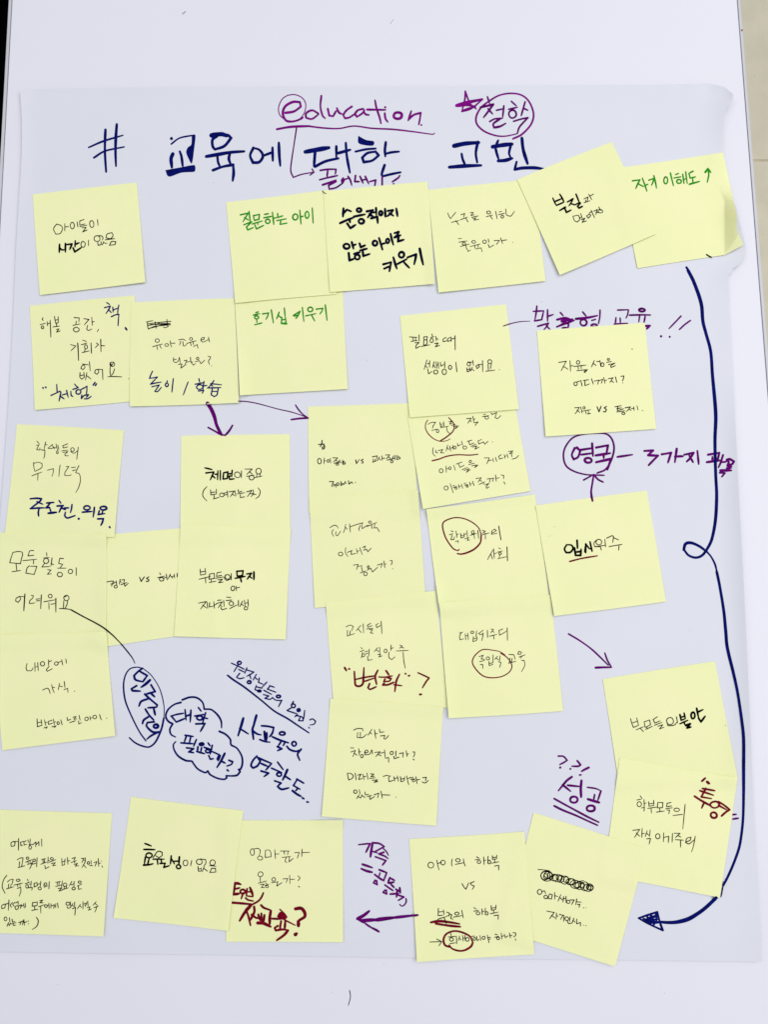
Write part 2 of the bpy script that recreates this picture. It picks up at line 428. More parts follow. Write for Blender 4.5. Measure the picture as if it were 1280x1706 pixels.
class Pen:
    def __init__(s, on): s.on = on; s.px = []; s.py = []; s.k = []; s.F = []; s.n = 0
    def ribbon(s, P, w, taper):
        P = np.array(P, float)
        keep = [0] + [i for i in range(1, len(P)) if np.linalg.norm(P[i] - P[i - 1]) > 1e-3]
        P = P[keep]
        if len(P) < 2: P = np.vstack([P[0], P[0] + (.3, .1)])
        P = dense(P); n = len(P)
        Tn = np.gradient(P, axis=0); Tn /= np.linalg.norm(Tn, axis=1)[:, None] + 1e-9
        arc = np.concatenate([[0], np.cumsum(np.linalg.norm(np.diff(P, axis=0), axis=1))]); Lg = arc[-1]
        ph = rng.rand(3) * 6.28
        ls = min(6.0, 1 + Lg / 60)     # long strokes waver more slowly
        hw = w / 2 * (1 + .08 * np.sin(arc / (5.1 * ls) + ph[0]) + .06 / ls * np.sin(arc / (2.3 * ls) + ph[1]))
        if taper: hw = hw * (1 - .28 * np.clip((arc - Lg * .55) / (Lg * .45 + 1e-6), 0, 1) ** 2) * (.9 + .1 * np.clip(arc / 4, 0, 1))
        def cap(p, t, r, sgn):
            res = []
            for a in (80, 50, 25):
                a = math.radians(a); res.append((p + sgn * t * r * math.sin(a), r * math.cos(a), t))
            return res
        st = cap(P[0], Tn[0], hw[0], -1); en = cap(P[-1], Tn[-1], hw[-1], 1)[::-1]
        pts = [x[0] for x in st] + list(P) + [x[0] for x in en]
        ws = [x[1] for x in st] + list(hw) + [x[1] for x in en]
        ts = [x[2] for x in st] + list(Tn) + [x[2] for x in en]
        i0 = s.n; s.layer += 1
        for p, r_, t in zip(pts, ws, ts):
            nx, ny = -t[1], t[0]
            s.px += [p[0] + nx * r_, p[0] - nx * r_]; s.py += [p[1] + ny * r_, p[1] - ny * r_]; s.k += [s.layer] * 2; s.n += 2
        for i in range(len(pts) - 1):
            a = i0 + 2 * i; s.F.append((a, a + 1, a + 3, a + 2))
    layer = 0
    def stroke(s, P, w):
        P = [np.array(p, float) for p in P]
        if len(P) == 1: P.append(P[0] + (.25, .1))
        segs = [[P[0]]]
        for i in range(1, len(P)):
            segs[-1].append(P[i])
            if i < len(P) - 1:
                a = P[i] - P[i - 1]; b = P[i + 1] - P[i]
                cs = (a @ b) / (np.linalg.norm(a) * np.linalg.norm(b) + 1e-9)
                if cs < .42: segs.append([P[i]])
        for j, sg in enumerate(segs): s.ribbon(catmull(sg), w, j == len(segs) - 1)
    def blob(s, P):
        P = catmull([np.array(p, float) for p in P] + [np.array(P[0], float)])[:-1]
        i0 = s.n; s.layer += 1
        for p in P: s.px.append(p[0]); s.py.append(p[1]); s.k.append(s.layer); s.n += 1
        for t in tessellate_polygon([[Vector((p[0], p[1], 0)) for p in P]]): s.F.append(tuple(i0 + i for i in t))
def build_ink():
    blocks = []
    for line in INK.strip().splitlines():
        line = line.strip()
        if line.startswith('@'):
            blocks.append([line[1:], ''])
        elif line: blocks[-1][1] += ' ' + line
    blocks = [(h, p) for h, b in blocks for p in (b.split('/') if 'speck' in h else [b])]
    for head, body in blocks:
        f = [x.strip() for x in head.split('|')]
        X0, Y0, K = map(float, f[0].split()); on, name, ink, wd = f[1], f[2], f[3], float(f[4])
        pen = Pen(on)
        for st in body.split('/'):
            tk = st.split(); w = wd; pts = []; fill = False; loops = []
            for t in tk:
                if t[0] == 'w': w = float(t[1:])
                elif t[0] == 'f': fill = True
                elif t == '.': w = w * 1.25
                elif t[0] == 'o': loops.append([float(a) for a in t[1:].split(',')])
                else:
                    a, b = t.split(','); pts.append((X0 + float(a) / K, Y0 + float(b) / K))
            w /= K
            w = max(w * (W_SCALE + .12 * min(1, max(0, w - 1.6))), W_MIN[0] if ink == 'pen' else .8 if ink == 'speck' else W_MIN[1])
            if fill: pen.blob(pts)
            elif pts: pen.stroke(pts, w)
            for cx, cy, rx, ry in loops:
                a0 = rng.uniform(-2.2, -1.2); j = rng.uniform(-.08, .08, 3)
                n_ = 14
                L = [(X0 + (cx + rx * (1 + j[0] * math.sin(2 * q_)) * math.cos(a0 - q_)) / K, Y0 + (cy + ry * (1 + j[1] * math.cos(2 * q_ + 1)) * math.sin(a0 - q_)) / K)
                     for q_ in np.linspace(0, 2 * math.pi * (1.01 + .03 * j[2]), n_)]
                pen.ribbon(catmull(L), w, False)
        px, py = np.array(pen.px), np.array(pen.py)
        # many dense outlines turned to face upwards
        z = surf_z(on, px, py) + .00007 + .000003 * (np.array(pen.k) % 24)
        V = at(px, py, z)
        if on == 'table': par, org = table, None
        elif on in ('sheet', 'top'): par, org = sheet, np.zeros(3)
        else: par, org = note_obj[on]
        if org is not None: V = V - org
        Fc = []
        for fc in pen.F:
            p = [V[i] for i in fc[:3]]
            if np.cross(p[1] - p[0], p[2] - p[0])[2] < 0: fc = fc[::-1]
            Fc.append(fc)
        o = link(name, V, Fc, M[ink], par)
        if len(f) > 5 and f[5]: o['label'] = f[5]

# ---------------------------------------------------------------- traced pen strokes
# "@ x0 y0 magnification | surface | part name | ink | pen width | optional label", then strokes:
# points "x,y" joined into a line, "wN" pen width, "oX,Y,RX,RY" a loop, "f" a filled blob, "." a dot; "/" ends a stroke
INK = r"""
@ 140 190 3.765 | sheet | hash_mark | navy | 14 | navy hash sign opening the title
w13 133,98 130,170 130,250 137,362 / 204,64 198,150 196,240 199,326 / w10 28,209 120,170 243,133 / w10 60,274 130,232 250,206
@ 140 190 3.765 | sheet | title_word | navy | 14 | first word of the navy title, its bars filled in solid
w9 546,188 600,150 690,132 / f 675,130 698,132 690,220 676,308 655,280 640,240 650,210 672,190 / w18 556,250 545,280 550,335 / w14 600,235 610,265 618,325 / f 508,352 600,335 690,320 698,345 690,362 610,368 532,392 / . 549,154 /
w24 800,134 860,126 895,136 / w14 800,140 830,130 900,132 922,150 880,200 820,222 806,200 806,160 835,140 / w17 766,266 830,255 920,240 1004,234 / w12 836,262 840,300 852,330 / 915,245 908,280 918,312 / w14 808,352 870,330 935,318 938,370 932,418 /
w14 1062,212 1042,260 1060,305 1100,300 1122,262 1100,225 1062,212 / 1128,260 1185,238 / 1182,210 1184,292 / 1222,180 1225,260 1231,324
@ 420 130 4 | sheet | ink_circle | magenta | 6 | thin purple circle round the first letter
o267,198,94,88
@ 420 130 4 | sheet | title_note_word | magenta | 11 | purple word education above the title
w13 222,232 280,222 325,190 318,160 270,160 220,190 205,240 230,285 280,288 330,270 338,262 / 440,235 400,215 360,235 360,265 400,272 445,240 / 462,118 456,190 470,250 487,268 / 505,205 515,250 540,255 560,220 / 565,200 580,230 600,240 / 665,190 630,215 610,245 620,268 650,262 690,235 / 740,205 705,215 685,240 700,258 735,235 750,212 / 745,215 755,240 780,246 / 820,148 830,200 850,260 860,302 / w12 768,210 890,212 / 885,235 890,270 905,292 / . 889,195 / w14 o972,250,28,22 / w11 1062,220 1042,282 / 1045,275 1080,245 1125,232 1120,270 1112,310 / . 1130,313
@ 420 130 4 | sheet | underline | magenta | 9 | long purple underline below the word education
w13 165,341 260,325 385,320 / w9 370,320 480,333 580,336 680,320 800,335 940,342 1080,358 1205,375 1217,368
@ 420 130 4 | sheet | ink_arrow | purple | 8 | hooked purple arrow dropping from the underline
296,335 280,440 262,560 258,620 275,662 330,642 408,628 / 400,606 412,628 385,648
@ 420 130 4 | sheet | title_word | navy | 14 | second word of the navy title
w24 355,492 430,478 512,464 / w17 420,495 413,588 / w16 420,590 490,555 575,535 / 562,455 562,530 / w16 575,500 655,478 / w14 625,432 632,520 652,630 /
f 708,384 760,412 812,422 805,450 740,445 708,430 / w13 690,490 760,475 825,470 / 825,490 770,500 735,530 745,560 800,550 845,515 825,492 / 892,428 886,480 889,522 / 890,505 930,495 980,490 / 884,580 865,640 870,655 930,640 990,628
@ 420 130 4 | sheet | handwriting | purple | 10 | purple question squeezed under the second title word
455,615 510,608 560,608 555,640 / 505,612 500,655 / 450,678 500,665 570,650 / w11 470,712 520,695 560,680 / 560,690 510,715 515,740 560,730 605,700 / f 590,680 608,660 618,685 600,708 / 605,680 650,665 / 640,655 655,680 665,715 / 690,650 685,690 715,690 / 720,655 740,700 / 735,680 760,675 / 755,655 778,705 / 785,690 825,680 818,720 / 868,660 868,728 / 985,650 975,665 935,692 / . 945,705
@ 420 130 4 | top | pen_tick | black | 5
470,752 480,765 494,769
@ 730 130 4 | sheet | ink_star | magenta | 10 | scribbled purple star
183,88 180,140 160,220 / 160,222 220,205 295,145 / w18 125,183 200,162 295,142 / 183,90 215,170 255,205 / w14 130,185 200,180 250,192 / 165,215 230,195
@ 730 130 4 | sheet | ink_circle | magenta | 10 | purple loop round the two letters beside the star
500,405 560,375 620,310 638,240 610,160 560,115 490,102 410,115 340,155 285,200 255,260 262,310 310,355 380,382 440,388 500,378 530,370
@ 730 130 4 | sheet | handwriting | purple | 10 | two purple letters inside the loop
330,125 345,170 / w12 285,195 330,185 370,175 330,230 305,262 / 335,205 365,240 / 440,185 432,260 / 390,215 435,205 / 345,290 380,272 430,268 / w12 415,270 370,305 375,330 415,322 452,302 / 490,155 523,185 / 472,208 530,195 / o498,240,25,26 / 582,158 556,250 / 570,200 600,215 / w10 505,288 560,272 600,265 545,325 530,368
@ 730 130 4 | sheet | title_word | navy | 14 | last word of the navy title
w23 108,452 180,437 272,430 / w15 266,425 253,500 262,562 / 158,505 165,540 180,575 / w19 76,594 180,586 288,582 / w15 390,445 402,415 / w23 365,458 430,447 494,440 / 385,470 392,500 405,540 / 488,440 475,500 485,530 / w18 402,552 450,548 495,535 / w18 560,400 570,480 598,570 / w14 525,558 512,610 / w17 512,610 560,600 640,598 702,605
@ 960 0 3.878 | f1 | handwriting | green | 8
367,1168 415,1162 400,1190 388,1218 / 400,1185 438,1206 / 430,1150 445,1190 460,1235 / 445,1199 467,1190 / 472,1164 504,1153 500,1175 490,1196 / 505,1135 515,1175 522,1215 / o582,1165,13,21 / 612,1118 622,1160 632,1200 / 645,1128 665,1120 / 635,1150 680,1142 / o668,1172,15,13 / 692,1125 700,1185 / 697,1160 712,1155 / 711,1110 716,1150 721,1185 / 758,1106 732,1120 740,1150 774,1143 / 756,1152 758,1180 / w9 735,1190 800,1172
@ 960 0 3.878 | f1 | ink_arrow | green | 8
855,1092 860,1130 850,1178 / w10 838,1112 855,1090 873,1114
@ 960 0 3.878 | f1 | pen_tick | black | 8
846,1645 862,1655 880,1662
@ 0 290 4 | a1 | handwriting | black | 4
405,342 375,333 355,365 370,400 400,395 415,360 398,338 / 430,330 430,378 / 430,352 455,350 / o480,343,13,22 / 512,318 517,352 / 558,303 530,312 530,340 565,332 / 530,350 578,340 / 545,358 572,355 550,385 580,372 / o610,333,14,23 / 648,303 652,342
@ 0 290 4 | a1 | handwriting | black | 10
395,468 393,522 / 395,492 412,505 432,503 / 434,462 434,520 / 445,470 478,465 470,485 463,502 / 500,445 498,485 / 500,468 525,458 / 485,492 497,518 540,490 / w4 o552,468,14,20 / w4 588,440 588,478 / w4 o645,430,20,20 / w4 650,410 675,412 685,425 680,440 / w4 650,455 652,475 672,470 672,450 / w4 690,450 680,472 / w4 688,458 712,462 / w4 745,390 712,400 705,425 735,430 752,410 745,392 / w4 700,438 762,430 / w4 728,475 742,450 770,450 765,470 732,474
@ 50 490 7.11 | b1 | handwriting | black | 7
150,280 140,300 155,315 / 115,362 180,345 / o145,393,14,18 / 200,325 203,375 / 203,355 232,340 / w10 235,310 240,410 243,510 / 287,265 292,300 300,345 / 330,268 332,340 / 295,310 330,300 / 300,345 332,338 / 310,345 312,380 / 270,388 345,378 / 308,418 340,412 310,450 357,435 / 520,278 580,282 575,330 / 545,320 540,352 / 505,370 590,352 / o545,420,33,27 / 635,290 695,300 640,365 / 728,272 735,370 / 730,330 760,325 / 680,370 668,415 690,430 730,412 / 810,415 795,445
@ 50 490 7.11 | b1 | handwriting | navy | 13
905,100 925,112 940,125 / 880,160 950,142 925,190 895,232 / 925,180 960,220 / 978,155 982,215 / 985,188 1030,168 / 1050,130 1040,180 1035,235 / 960,268 1010,245 1050,240 1045,300 1040,375 / w18 1128,400 1145,424
@ 50 490 7.11 | b1 | handwriting | black | 8
478,598 540,615 480,672 / w12 562,580 568,680 572,785 / 620,545 665,560 / 605,600 670,580 / o660,625,17,25 / 650,650 640,690 / 612,693 700,672 / w11 720,578 725,700 / 785,580 808,597 770,635 / w11 835,535 838,683 / 840,610 882,612
@ 50 490 7.11 | b1 | handwriting | black | 8
640,835 612,850 600,880 625,895 648,865 635,838 / 615,828 690,838 / 700,800 705,850 710,910 / 590,930 588,985 610,1008 638,985 / 635,925 640,990 / 597,965 640,955 / 670,930 662,975 655,1018 / 675,970 718,1005 / 800,890 770,900 765,935 790,950 812,920 800,890 850,892 / w9 855,890 858,950 860,1015 / o972,830,28,27 / 945,815 965,845 985,812 / 948,855 945,910 950,965 / 998,885 985,930 960,965 / w9 920,978 1000,976 1085,980 / . 1166,1002
@ 50 490 7.11 | b1 | handwriting | navy | 14
w20 150,1110 154,1116 / w20 182,1103 186,1108 / 313,1070 318,1170 / 245,1200 300,1175 350,1150 362,1165 340,1268 / 350,1205 400,1240 / 380,1195 435,1178 / 430,1140 438,1180 450,1222 / 480,1150 485,1200 505,1212 / 525,1065 545,1090 570,1108 / 505,1128 570,1108 / o570,1158,30,26 / 600,1130 650,1105 668,1090 / 672,1090 670,1140 665,1185 / 610,1195 603,1240 / 605,1237 640,1200 690,1192 665,1222 / 640,1240 680,1238 722,1210 / w18 745,1078 768,1045 / w18 772,1082 786,1060
@ 220 510 7.11 | b2 | crossed_out_word | black | 7
165,188 245,172 / 180,190 182,230 190,272 / 190,272 270,240 455,222 / 185,210 300,195 460,180 / 190,228 330,208 450,205 / 205,262 300,240 / 270,185 285,265 / 410,155 420,235 / 310,200 350,225 / 370,250 395,255 430,238 / 215,218 455,212 / 260,200 455,178 / 245,245 450,210
@ 220 510 7.11 | b2 | handwriting | pen | 7
o297,408,24,22 / 240,482 295,465 362,448 / 290,465 300,518 / 325,458 333,480 345,500 / o408,460,22,16 / 450,410 455,450 465,485 / 460,440 510,438 / 550,400 600,392 635,408 / 575,415 562,462 / 600,420 605,468 625,472 655,435 / o697,388,18,16 / 655,440 700,425 760,410 / 690,430 700,470 / 720,425 728,460 / 728,478 770,455 775,475 780,500 / 812,400 850,395 855,372 825,375 812,402 835,425 875,412 900,395 / 905,368 910,400 918,425
@ 220 510 7.11 | b2 | handwriting | pen | 7
490,610 488,650 515,668 545,650 560,605 570,680 / 495,635 525,628 / 545,692 590,685 575,735 / 575,735 640,690 / 615,645 650,640 625,690 / 635,665 690,655 / 690,605 697,660 725,700 750,680 / 700,665 720,660 / o775,620,14,14 / 745,658 800,645 / 800,655 815,682 860,640 / 900,595 930,600 925,620 905,650 915,690 / . 940,706
@ 220 510 7.11 | b2 | handwriting | navy | 13
240,772 220,815 205,855 250,850 300,838 / 300,840 215,925 / 215,925 280,910 345,900 / 232,955 320,935 268,1010 300,1012 345,962 / o410,932,18,20 / 415,885 410,910 / 487,858 478,940 470,1018 / 662,900 635,970 605,1052 / 790,860 800,900 / 745,925 855,905 / o800,958,36,28 / 850,890 838,990 / 845,945 885,940 / 785,1005 848,998 830,1032 / 968,882 935,930 895,970 / 930,925 955,950 / 930,918 1000,925 1060,932 / 890,970 1050,965 / 950,975 935,1055 / 1020,975 1005,1050 970,1072 942,1050 / 950,1010 1015,1010
@ 370 290 3.459 | c1 | handwriting | green | 7
105,235 150,225 120,275 / 128,250 152,265 / 155,215 162,275 / 125,292 170,275 140,305 148,322 180,308 / 180,240 215,232 212,260 186,267 180,240 / 172,288 232,270 / 205,280 206,292 / 188,292 198,316 240,295 / 245,232 268,228 / 240,252 288,243 / o263,272,13,12 / 290,220 298,290 / 295,255 315,250 / 320,228 322,250 350,240 / 315,268 370,258 / 338,270 335,290 375,282
@ 370 290 3.459 | c1 | handwriting | green | 7
o422,247,15,17 / 448,208 455,288 / 452,247 470,242 / o490,235,11,19 / 520,195 525,282
@ 370 290 3.459 | c2 | handwriting | navy_black | 11
700,198 697,245 / 697,228 720,205 745,215 / 680,283 720,265 760,250 / 735,262 738,278 / 722,285 740,312 770,292 / o790,207,12,11 / 760,245 825,232 / o803,272,15,13 / 835,215 870,208 855,230 840,250 / 850,230 872,246 / 888,195 890,235 / 872,222 888,218 / 860,255 895,245 898,282 / o915,225,9,12 / 940,200 942,245 / 955,212 985,208 972,228 952,243 / 965,225 988,240 / 1005,198 1012,242
@ 370 290 3.459 | c2 | handwriting | navy_black | 11
o718,416,17,14 / 748,392 758,430 / 752,412 772,405 / 730,455 735,498 760,488 / o780,478,14,14 / 762,460 795,450 / 793,400 800,422 825,410 / 795,440 835,430 / 810,440 815,472 852,460 / o882,398,13,14 / 905,368 915,400 925,435 / 915,405 940,398 / o955,385,9,12 / 972,345 980,380 988,408 / 995,340 1018,333 1010,352 995,365 1030,352 / 1018,358 1015,388 1048,378
@ 370 290 3.459 | c2 | handwriting | navy_black | 11
930,520 975,508 970,535 965,560 / 935,545 970,530 / 988,480 998,515 1008,545 / o1035,465,16,15 / 1012,518 1065,490 / 1045,503 1060,520 1080,540 / 1070,480 1120,462 1115,490 1108,520 / w12 1140,430 1150,480 1160,522
@ 700 290 3.879 | d1 | handwriting | pen | 4.5
180,252 188,272 198,288 232,246 / 203,312 255,300 / 232,300 242,315 252,328 / 265,262 290,255 282,278 / 262,295 308,278 / 295,283 312,310 / 325,250 345,248 330,268 352,262 / 335,280 378,270 / 342,288 362,283 350,298 382,292 / o445,248,12,10 / 430,275 470,265 / 455,270 470,292 / 490,240 500,290 / 512,245 530,240 / 508,262 548,253 / o533,275,9,9 / 555,225 560,262 575,270 590,270 612,240
@ 700 290 3.879 | d1 | handwriting | pen | 4.5
248,418 270,415 / 252,440 305,432 / o285,450,11,8 / 262,468 320,452 / 297,462 300,478 / 302,478 312,500 328,490 / o348,438,12,9 / 325,468 390,452 / 355,462 357,480 / 375,458 378,475 / 362,484 396,477 402,502 / o418,437,12,11 / 442,418 447,442 / 442,455 450,475 478,458 / 480,430 515,428 495,455 / 522,412 535,450 / 528,430 562,425 / . 600,440
@ 700 290 3.879 | e1 | handwriting | black | 9
860,155 870,178 882,202 / 905,130 920,155 932,180 / 872,178 915,160 / 885,202 930,182 / 905,235 945,212 / w10 935,215 948,248 978,232 / 955,180 990,160 978,185 965,205 / 975,190 1005,200 / 1010,130 1030,180 / 1005,198 1035,182 / w10 1038,188 1020,208 1030,220 1052,208 / w4 1062,160 1088,148 1082,172 / w4 1072,168 1074,182 / w4 1062,185 1100,172 / w4 1092,130 1112,165 / w4 1100,142 1125,128
@ 700 290 3.879 | e1 | handwriting | black | 4.5
990,272 1000,300 1018,310 1035,290 1025,265 992,272 / 1030,285 1045,278 / 1040,255 1052,290 / 1045,295 1068,285 1050,312 1078,302 / 1098,258 1078,270 1090,285 1106,268 1098,256 / 1095,250 1115,242 / 1108,235 1130,282 / 1125,240 1148,228 1138,262 / 1138,245 1155,250 / 1158,212 1168,235 / o1168,240,15,11
@ 390 480 4 | c3 | handwriting | green | 8
145,163 162,158 / 128,180 170,170 / o150,195,14,10 / 150,208 152,228 / 138,244 185,232 / 190,172 230,165 222,190 212,208 / 248,145 255,190 262,232 / 300,160 292,185 283,205 / 295,182 315,198 / 335,132 340,190 / 318,195 315,235 347,232 342,195 / 318,212 342,208 / w9 315,235 352,238
@ 390 480 4 | c3 | handwriting | green | 8
395,182 440,155 428,180 412,202 / 400,188 430,178 / 455,128 460,175 465,222 / o508,142,17,15 / 478,185 545,170 / 516,178 538,220 / 548,140 592,135 585,155 572,172 / 608,112 614,165 620,215
@ 660 490 5.333 | g1 | handwriting | black | 6
120,380 188,385 / 150,390 155,415 / 172,385 176,410 / 135,420 192,410 / 205,362 207,418 / 170,432 205,430 178,458 178,482 215,462 / 248,380 280,378 272,408 250,402 246,380 / 248,410 245,450 262,452 277,435 275,395 / 225,465 300,450 / 320,355 325,372 / 308,385 338,378 / o318,412,14,18 / 355,375 360,415 / 358,395 378,400 / 345,438 375,435 350,468 388,455 / 445,385 420,400 420,422 452,415 / 480,385 457,400 460,420 488,412 / 490,380 492,420 / 492,400 522,392 / w8 525,370 527,495
@ 660 490 5.333 | g1 | handwriting | black | 6
275,585 262,630 250,670 / 262,635 280,655 / 300,590 298,650 / 278,620 298,612 / 282,665 290,708 322,685 / 340,600 325,655 / 335,630 350,655 / 358,600 362,660 / 360,632 375,628 / 375,605 380,662 / o354,692,19,18 / 395,605 400,640 425,625 / 433,600 434,655 / o430,690,19,24 / o482,650,14,18 / w7 533,605 542,690 / o648,622,15,16 / 640,603 680,605 / 683,588 690,635 / 630,655 635,690 660,680 657,652 / 635,672 658,665 / 680,650 665,682 / 675,665 697,682 / 735,625 712,640 722,662 742,645 735,625 765,625 / w7 770,590 772,692 / o835,600,17,18 / 820,620 822,675 / 850,615 840,665 / 800,685 880,675 / . 920,670
@ 660 490 5.333 | top | ink_dash | purple | 8 | short purple dash leaving the edge of a sticky note
955,284 1000,268 1050,255 1110,244 1192,240
@ 830 490 3.765 | sheet | handwriting | purple | 9 | purple words half covered by the top of a sticky note
245,75 240,120 232,165 / 222,108 285,105 / 288,105 275,160 / 230,168 278,160 / 312,98 312,170 / 312,140 348,128 / 250,202 318,182 305,205 290,222 / 305,198 328,222 / 392,115 410,135 / w12 372,160 420,150 450,155 / 430,155 405,185 372,205 / 415,170 445,190 / w10 370,205 480,165 / w12 400,170 470,158 / 445,190 440,212 / w10 405,212 430,210 / 533,112 555,138 / w12 490,155 560,148 625,135 / w10 o538,178,20,20 / 590,165 615,158 / 642,100 640,145 632,185 / w9 o605,196,18,8 / w9 752,100 820,98 / 820,100 815,128 805,150 / 742,148 738,182 / 768,150 770,182 / 732,188 815,183 / w11 o905,100,18,9 / w10 828,132 900,130 958,131 / 890,140 885,175 / 925,140 918,178 / w12 930,200 955,198 935,218
@ 830 490 3.765 | sheet | exclamation_marks | purple | 9 | two slanted purple exclamation marks
1150,138 1112,178 1075,216 / 1210,165 1175,190 1140,222 / w11 . 1026,265 / w11 . 1080,268
@ 880 570 3.2 | h1 | handwriting | black | 4
165,108 205,102 190,130 178,152 / 188,128 215,145 / 225,98 228,155 / 226,128 242,125 / o268,108,9,9 / 245,130 312,122 / 268,128 270,145 / 285,125 285,142 / 262,152 312,147 300,158 305,162 320,145 / 355,98 340,132 / 348,112 365,125 / 368,103 385,103 / 385,98 390,130 / o399,120,8,10 / o430,92,6,5 / 420,108 447,103 / 430,120 464,112 442,125 445,135 468,125
@ 880 570 3.2 | h1 | handwriting | black | 4
o255,222,9,10 / 262,212 285,205 / 283,205 290,235 / 295,205 325,200 / 305,208 305,232 330,222 / 340,195 350,225 / 355,208 380,202 372,225 / 380,205 400,198 392,220 / 405,188 412,220 / 410,205 422,202 / 430,195 455,190 438,215 / 445,205 458,215 / 468,185 475,215 / 497,182 513,180 510,195 505,207 / . 507,217
@ 880 570 3.2 | h1 | handwriting | black | 4
250,350 275,348 262,370 252,382 / 262,362 278,375 / 282,345 290,378 / o300,350,6,6 / 290,368 335,360 / 308,370 312,382 / 322,366 325,380 / 318,383 335,380 / w5 370,345 380,372 392,340 / w5 420,343 408,350 420,360 414,372 402,370 / 465,345 500,338 / 480,342 478,365 512,355 / 475,355 500,350 / 475,372 517,366 / o510,380,8,6 / 520,350 548,345 537,360 525,370 / 538,355 552,365 / 565,345 568,365 / 552,355 565,353 / 583,340 588,362 / . 612,365
@ 880 570 3.2 | h1 | pen_dot | black | 5
. 557,37
@ 880 570 3.2 | sheet | ink_circle | purple | 8 | purple loop round the two letters under the sticky note
370,698 415,678 445,630 460,570 450,520 420,490 365,485 300,490 240,510 200,560 190,610 205,660 250,690 310,706 355,708
@ 880 570 3.2 | sheet | handwriting | purple | 10 | purple letters, a dash and the words at the right edge
250,565 235,600 245,625 268,612 280,580 262,562 250,567 / 278,575 345,565 / 285,600 345,592 / 343,540 348,608 / o322,630,18,13 / 365,562 428,550 420,592 / w11 362,604 440,592 / 405,600 405,618 / w11 365,640 445,622 435,650 425,680 / w9 478,612 558,600 / 622,580 668,578 642,603 695,605 670,630 645,656 / 715,598 765,590 755,620 748,642 / 795,568 785,640 / 785,610 828,608 / 835,600 885,590 865,620 848,637 / 862,605 882,640 / 905,580 912,650 / 962,600 1022,590 1012,635 / 985,612 985,635 / 955,640 1030,630 / 1042,602 1030,640 1018,668 / 1030,640 1058,638 / 1062,628 1078,624 1100,636 1090,650 1066,658 1072,640 1062,628 / 1066,660 1088,664 / 1062,672 1084,672 / w12 1028,684 1086,684 / w9 1025,696 1052,698 1035,718
@ 880 570 3.2 | top | ink_arrow | purple | 9 | purple arrow pointing up to the purple loop
345,846 338,800 344,755 352,706 / w8 298,735 352,705 / 352,706 375,732 402,746 / w7 352,708 408,710
@ 0 700 5.818 | i1 | handwriting | pen | 6
355,205 378,228 / 350,245 380,238 / 370,248 352,285 378,290 385,268 / 440,210 430,250 425,290 / 432,240 455,238 / 392,287 432,292 430,340 420,373 / 505,235 462,272 485,275 545,262 / 500,240 530,280 / 540,230 555,295 / 558,240 568,290 / o553,312,9,13 / 655,228 605,248 612,270 655,258 / 595,298 655,290 / 605,312 655,305 625,330 630,345 660,345 / o700,285,17,18 / 682,305 715,320 755,290 / w7 757,262 748,320 742,380
@ 0 700 5.818 | i1 | handwriting | pen | 6.5
322,410 325,455 335,498 / 325,418 370,408 405,422 400,460 335,497 / 305,540 355,520 405,502 / 365,520 362,585 / 455,485 515,470 512,510 500,545 / 580,435 572,490 568,545 / 640,450 665,450 628,505 625,535 655,538 690,530 / 690,460 730,455 / 700,490 735,480 / 762,440 730,510 765,520 777,580 760,650 732,702
@ 0 700 5.818 | i1 | handwriting | navy | 14
290,762 350,757 400,762 385,785 340,820 292,855 / 355,790 412,815 / 290,858 360,852 430,850 / 375,860 368,895 372,930 / 450,803 520,797 / 480,808 445,850 478,845 / 478,850 490,885 / w17 465,902 545,893 / 570,780 588,805 / 552,832 610,828 590,850 570,892 / 590,850 632,868 / 620,852 665,850 / 695,818 690,860 680,895 / 632,892 625,925 650,948 725,925 / w18 . 762,956 / o840,850,32,19 / 795,892 840,888 890,885 / 912,845 908,890 900,940 / w15 o1000,853,32,17 / 960,878 952,908 / 995,878 985,908 / 948,915 1015,905 / 945,957 1000,955 990,990 975,1020 / w17 1060,1035 1064,1042
@ 280 660 4.923 | j1 | handwriting | black | 11
302,588 360,602 / 310,630 375,622 360,655 345,687 / 360,650 385,672 / 385,640 405,640 / 408,612 405,685 / 428,610 428,688 / 455,628 450,680 / 455,628 490,622 485,675 / 450,680 488,675 / 492,638 518,635 / 492,656 518,655 / 525,608 522,660 / 500,665 505,682 542,678 / w4 o568,645,22,25 / w4 602,612 600,670 / w4 630,598 690,598 645,642 / w4 665,618 692,640 / w4 645,658 705,648 / w4 o685,668,20,19 / w4 o742,615,22,23 / w4 728,640 725,665 / w4 755,638 752,660 / w4 710,668 773,655
@ 280 660 4.923 | j1 | handwriting | black | 4.5
318,742 290,775 285,820 318,860 / 348,768 350,810 397,802 / 395,762 397,802 / 350,790 394,785 / 375,808 378,838 / 370,843 418,830 / o440,810,18,16 / 455,798 485,788 / 460,812 488,805 / 485,775 490,830 / 500,785 542,778 510,825 / 525,802 545,818 / 548,775 556,820 / 575,768 578,790 605,780 / 568,802 628,792 / 592,808 592,832 628,825 / 645,785 687,772 650,825 / 672,802 700,795 / 697,768 700,800 680,825 / 692,805 722,806 / 738,752 755,780 745,820 718,840
@ 280 660 4.923 | top | ink_arrow | purple | 20 | thick purple arrow pointing down to a sticky note
w24 322,58 355,110 380,170 395,230 415,275 437,315 / w13 328,257 380,285 435,315 465,320 / w14 528,240 500,285 467,322
@ 280 660 4.923 | top | ink_arrow | purple | 8 | long thin purple arrow pointing right to a sticky note
577,40 650,45 740,62 900,105 1010,130 1090,155 1148,178 / w10 1045,72 1070,110 1105,148 1150,178 / w13 1010,192 1080,183 1150,179
@ 500 670 5.818 | k1 | crossed_out_word | black | 9
178,410 235,405 / 213,370 210,400 195,432 / 215,405 237,422 235,450 218,456 215,436 235,430
@ 500 670 5.818 | k1 | handwriting | black | 6.5
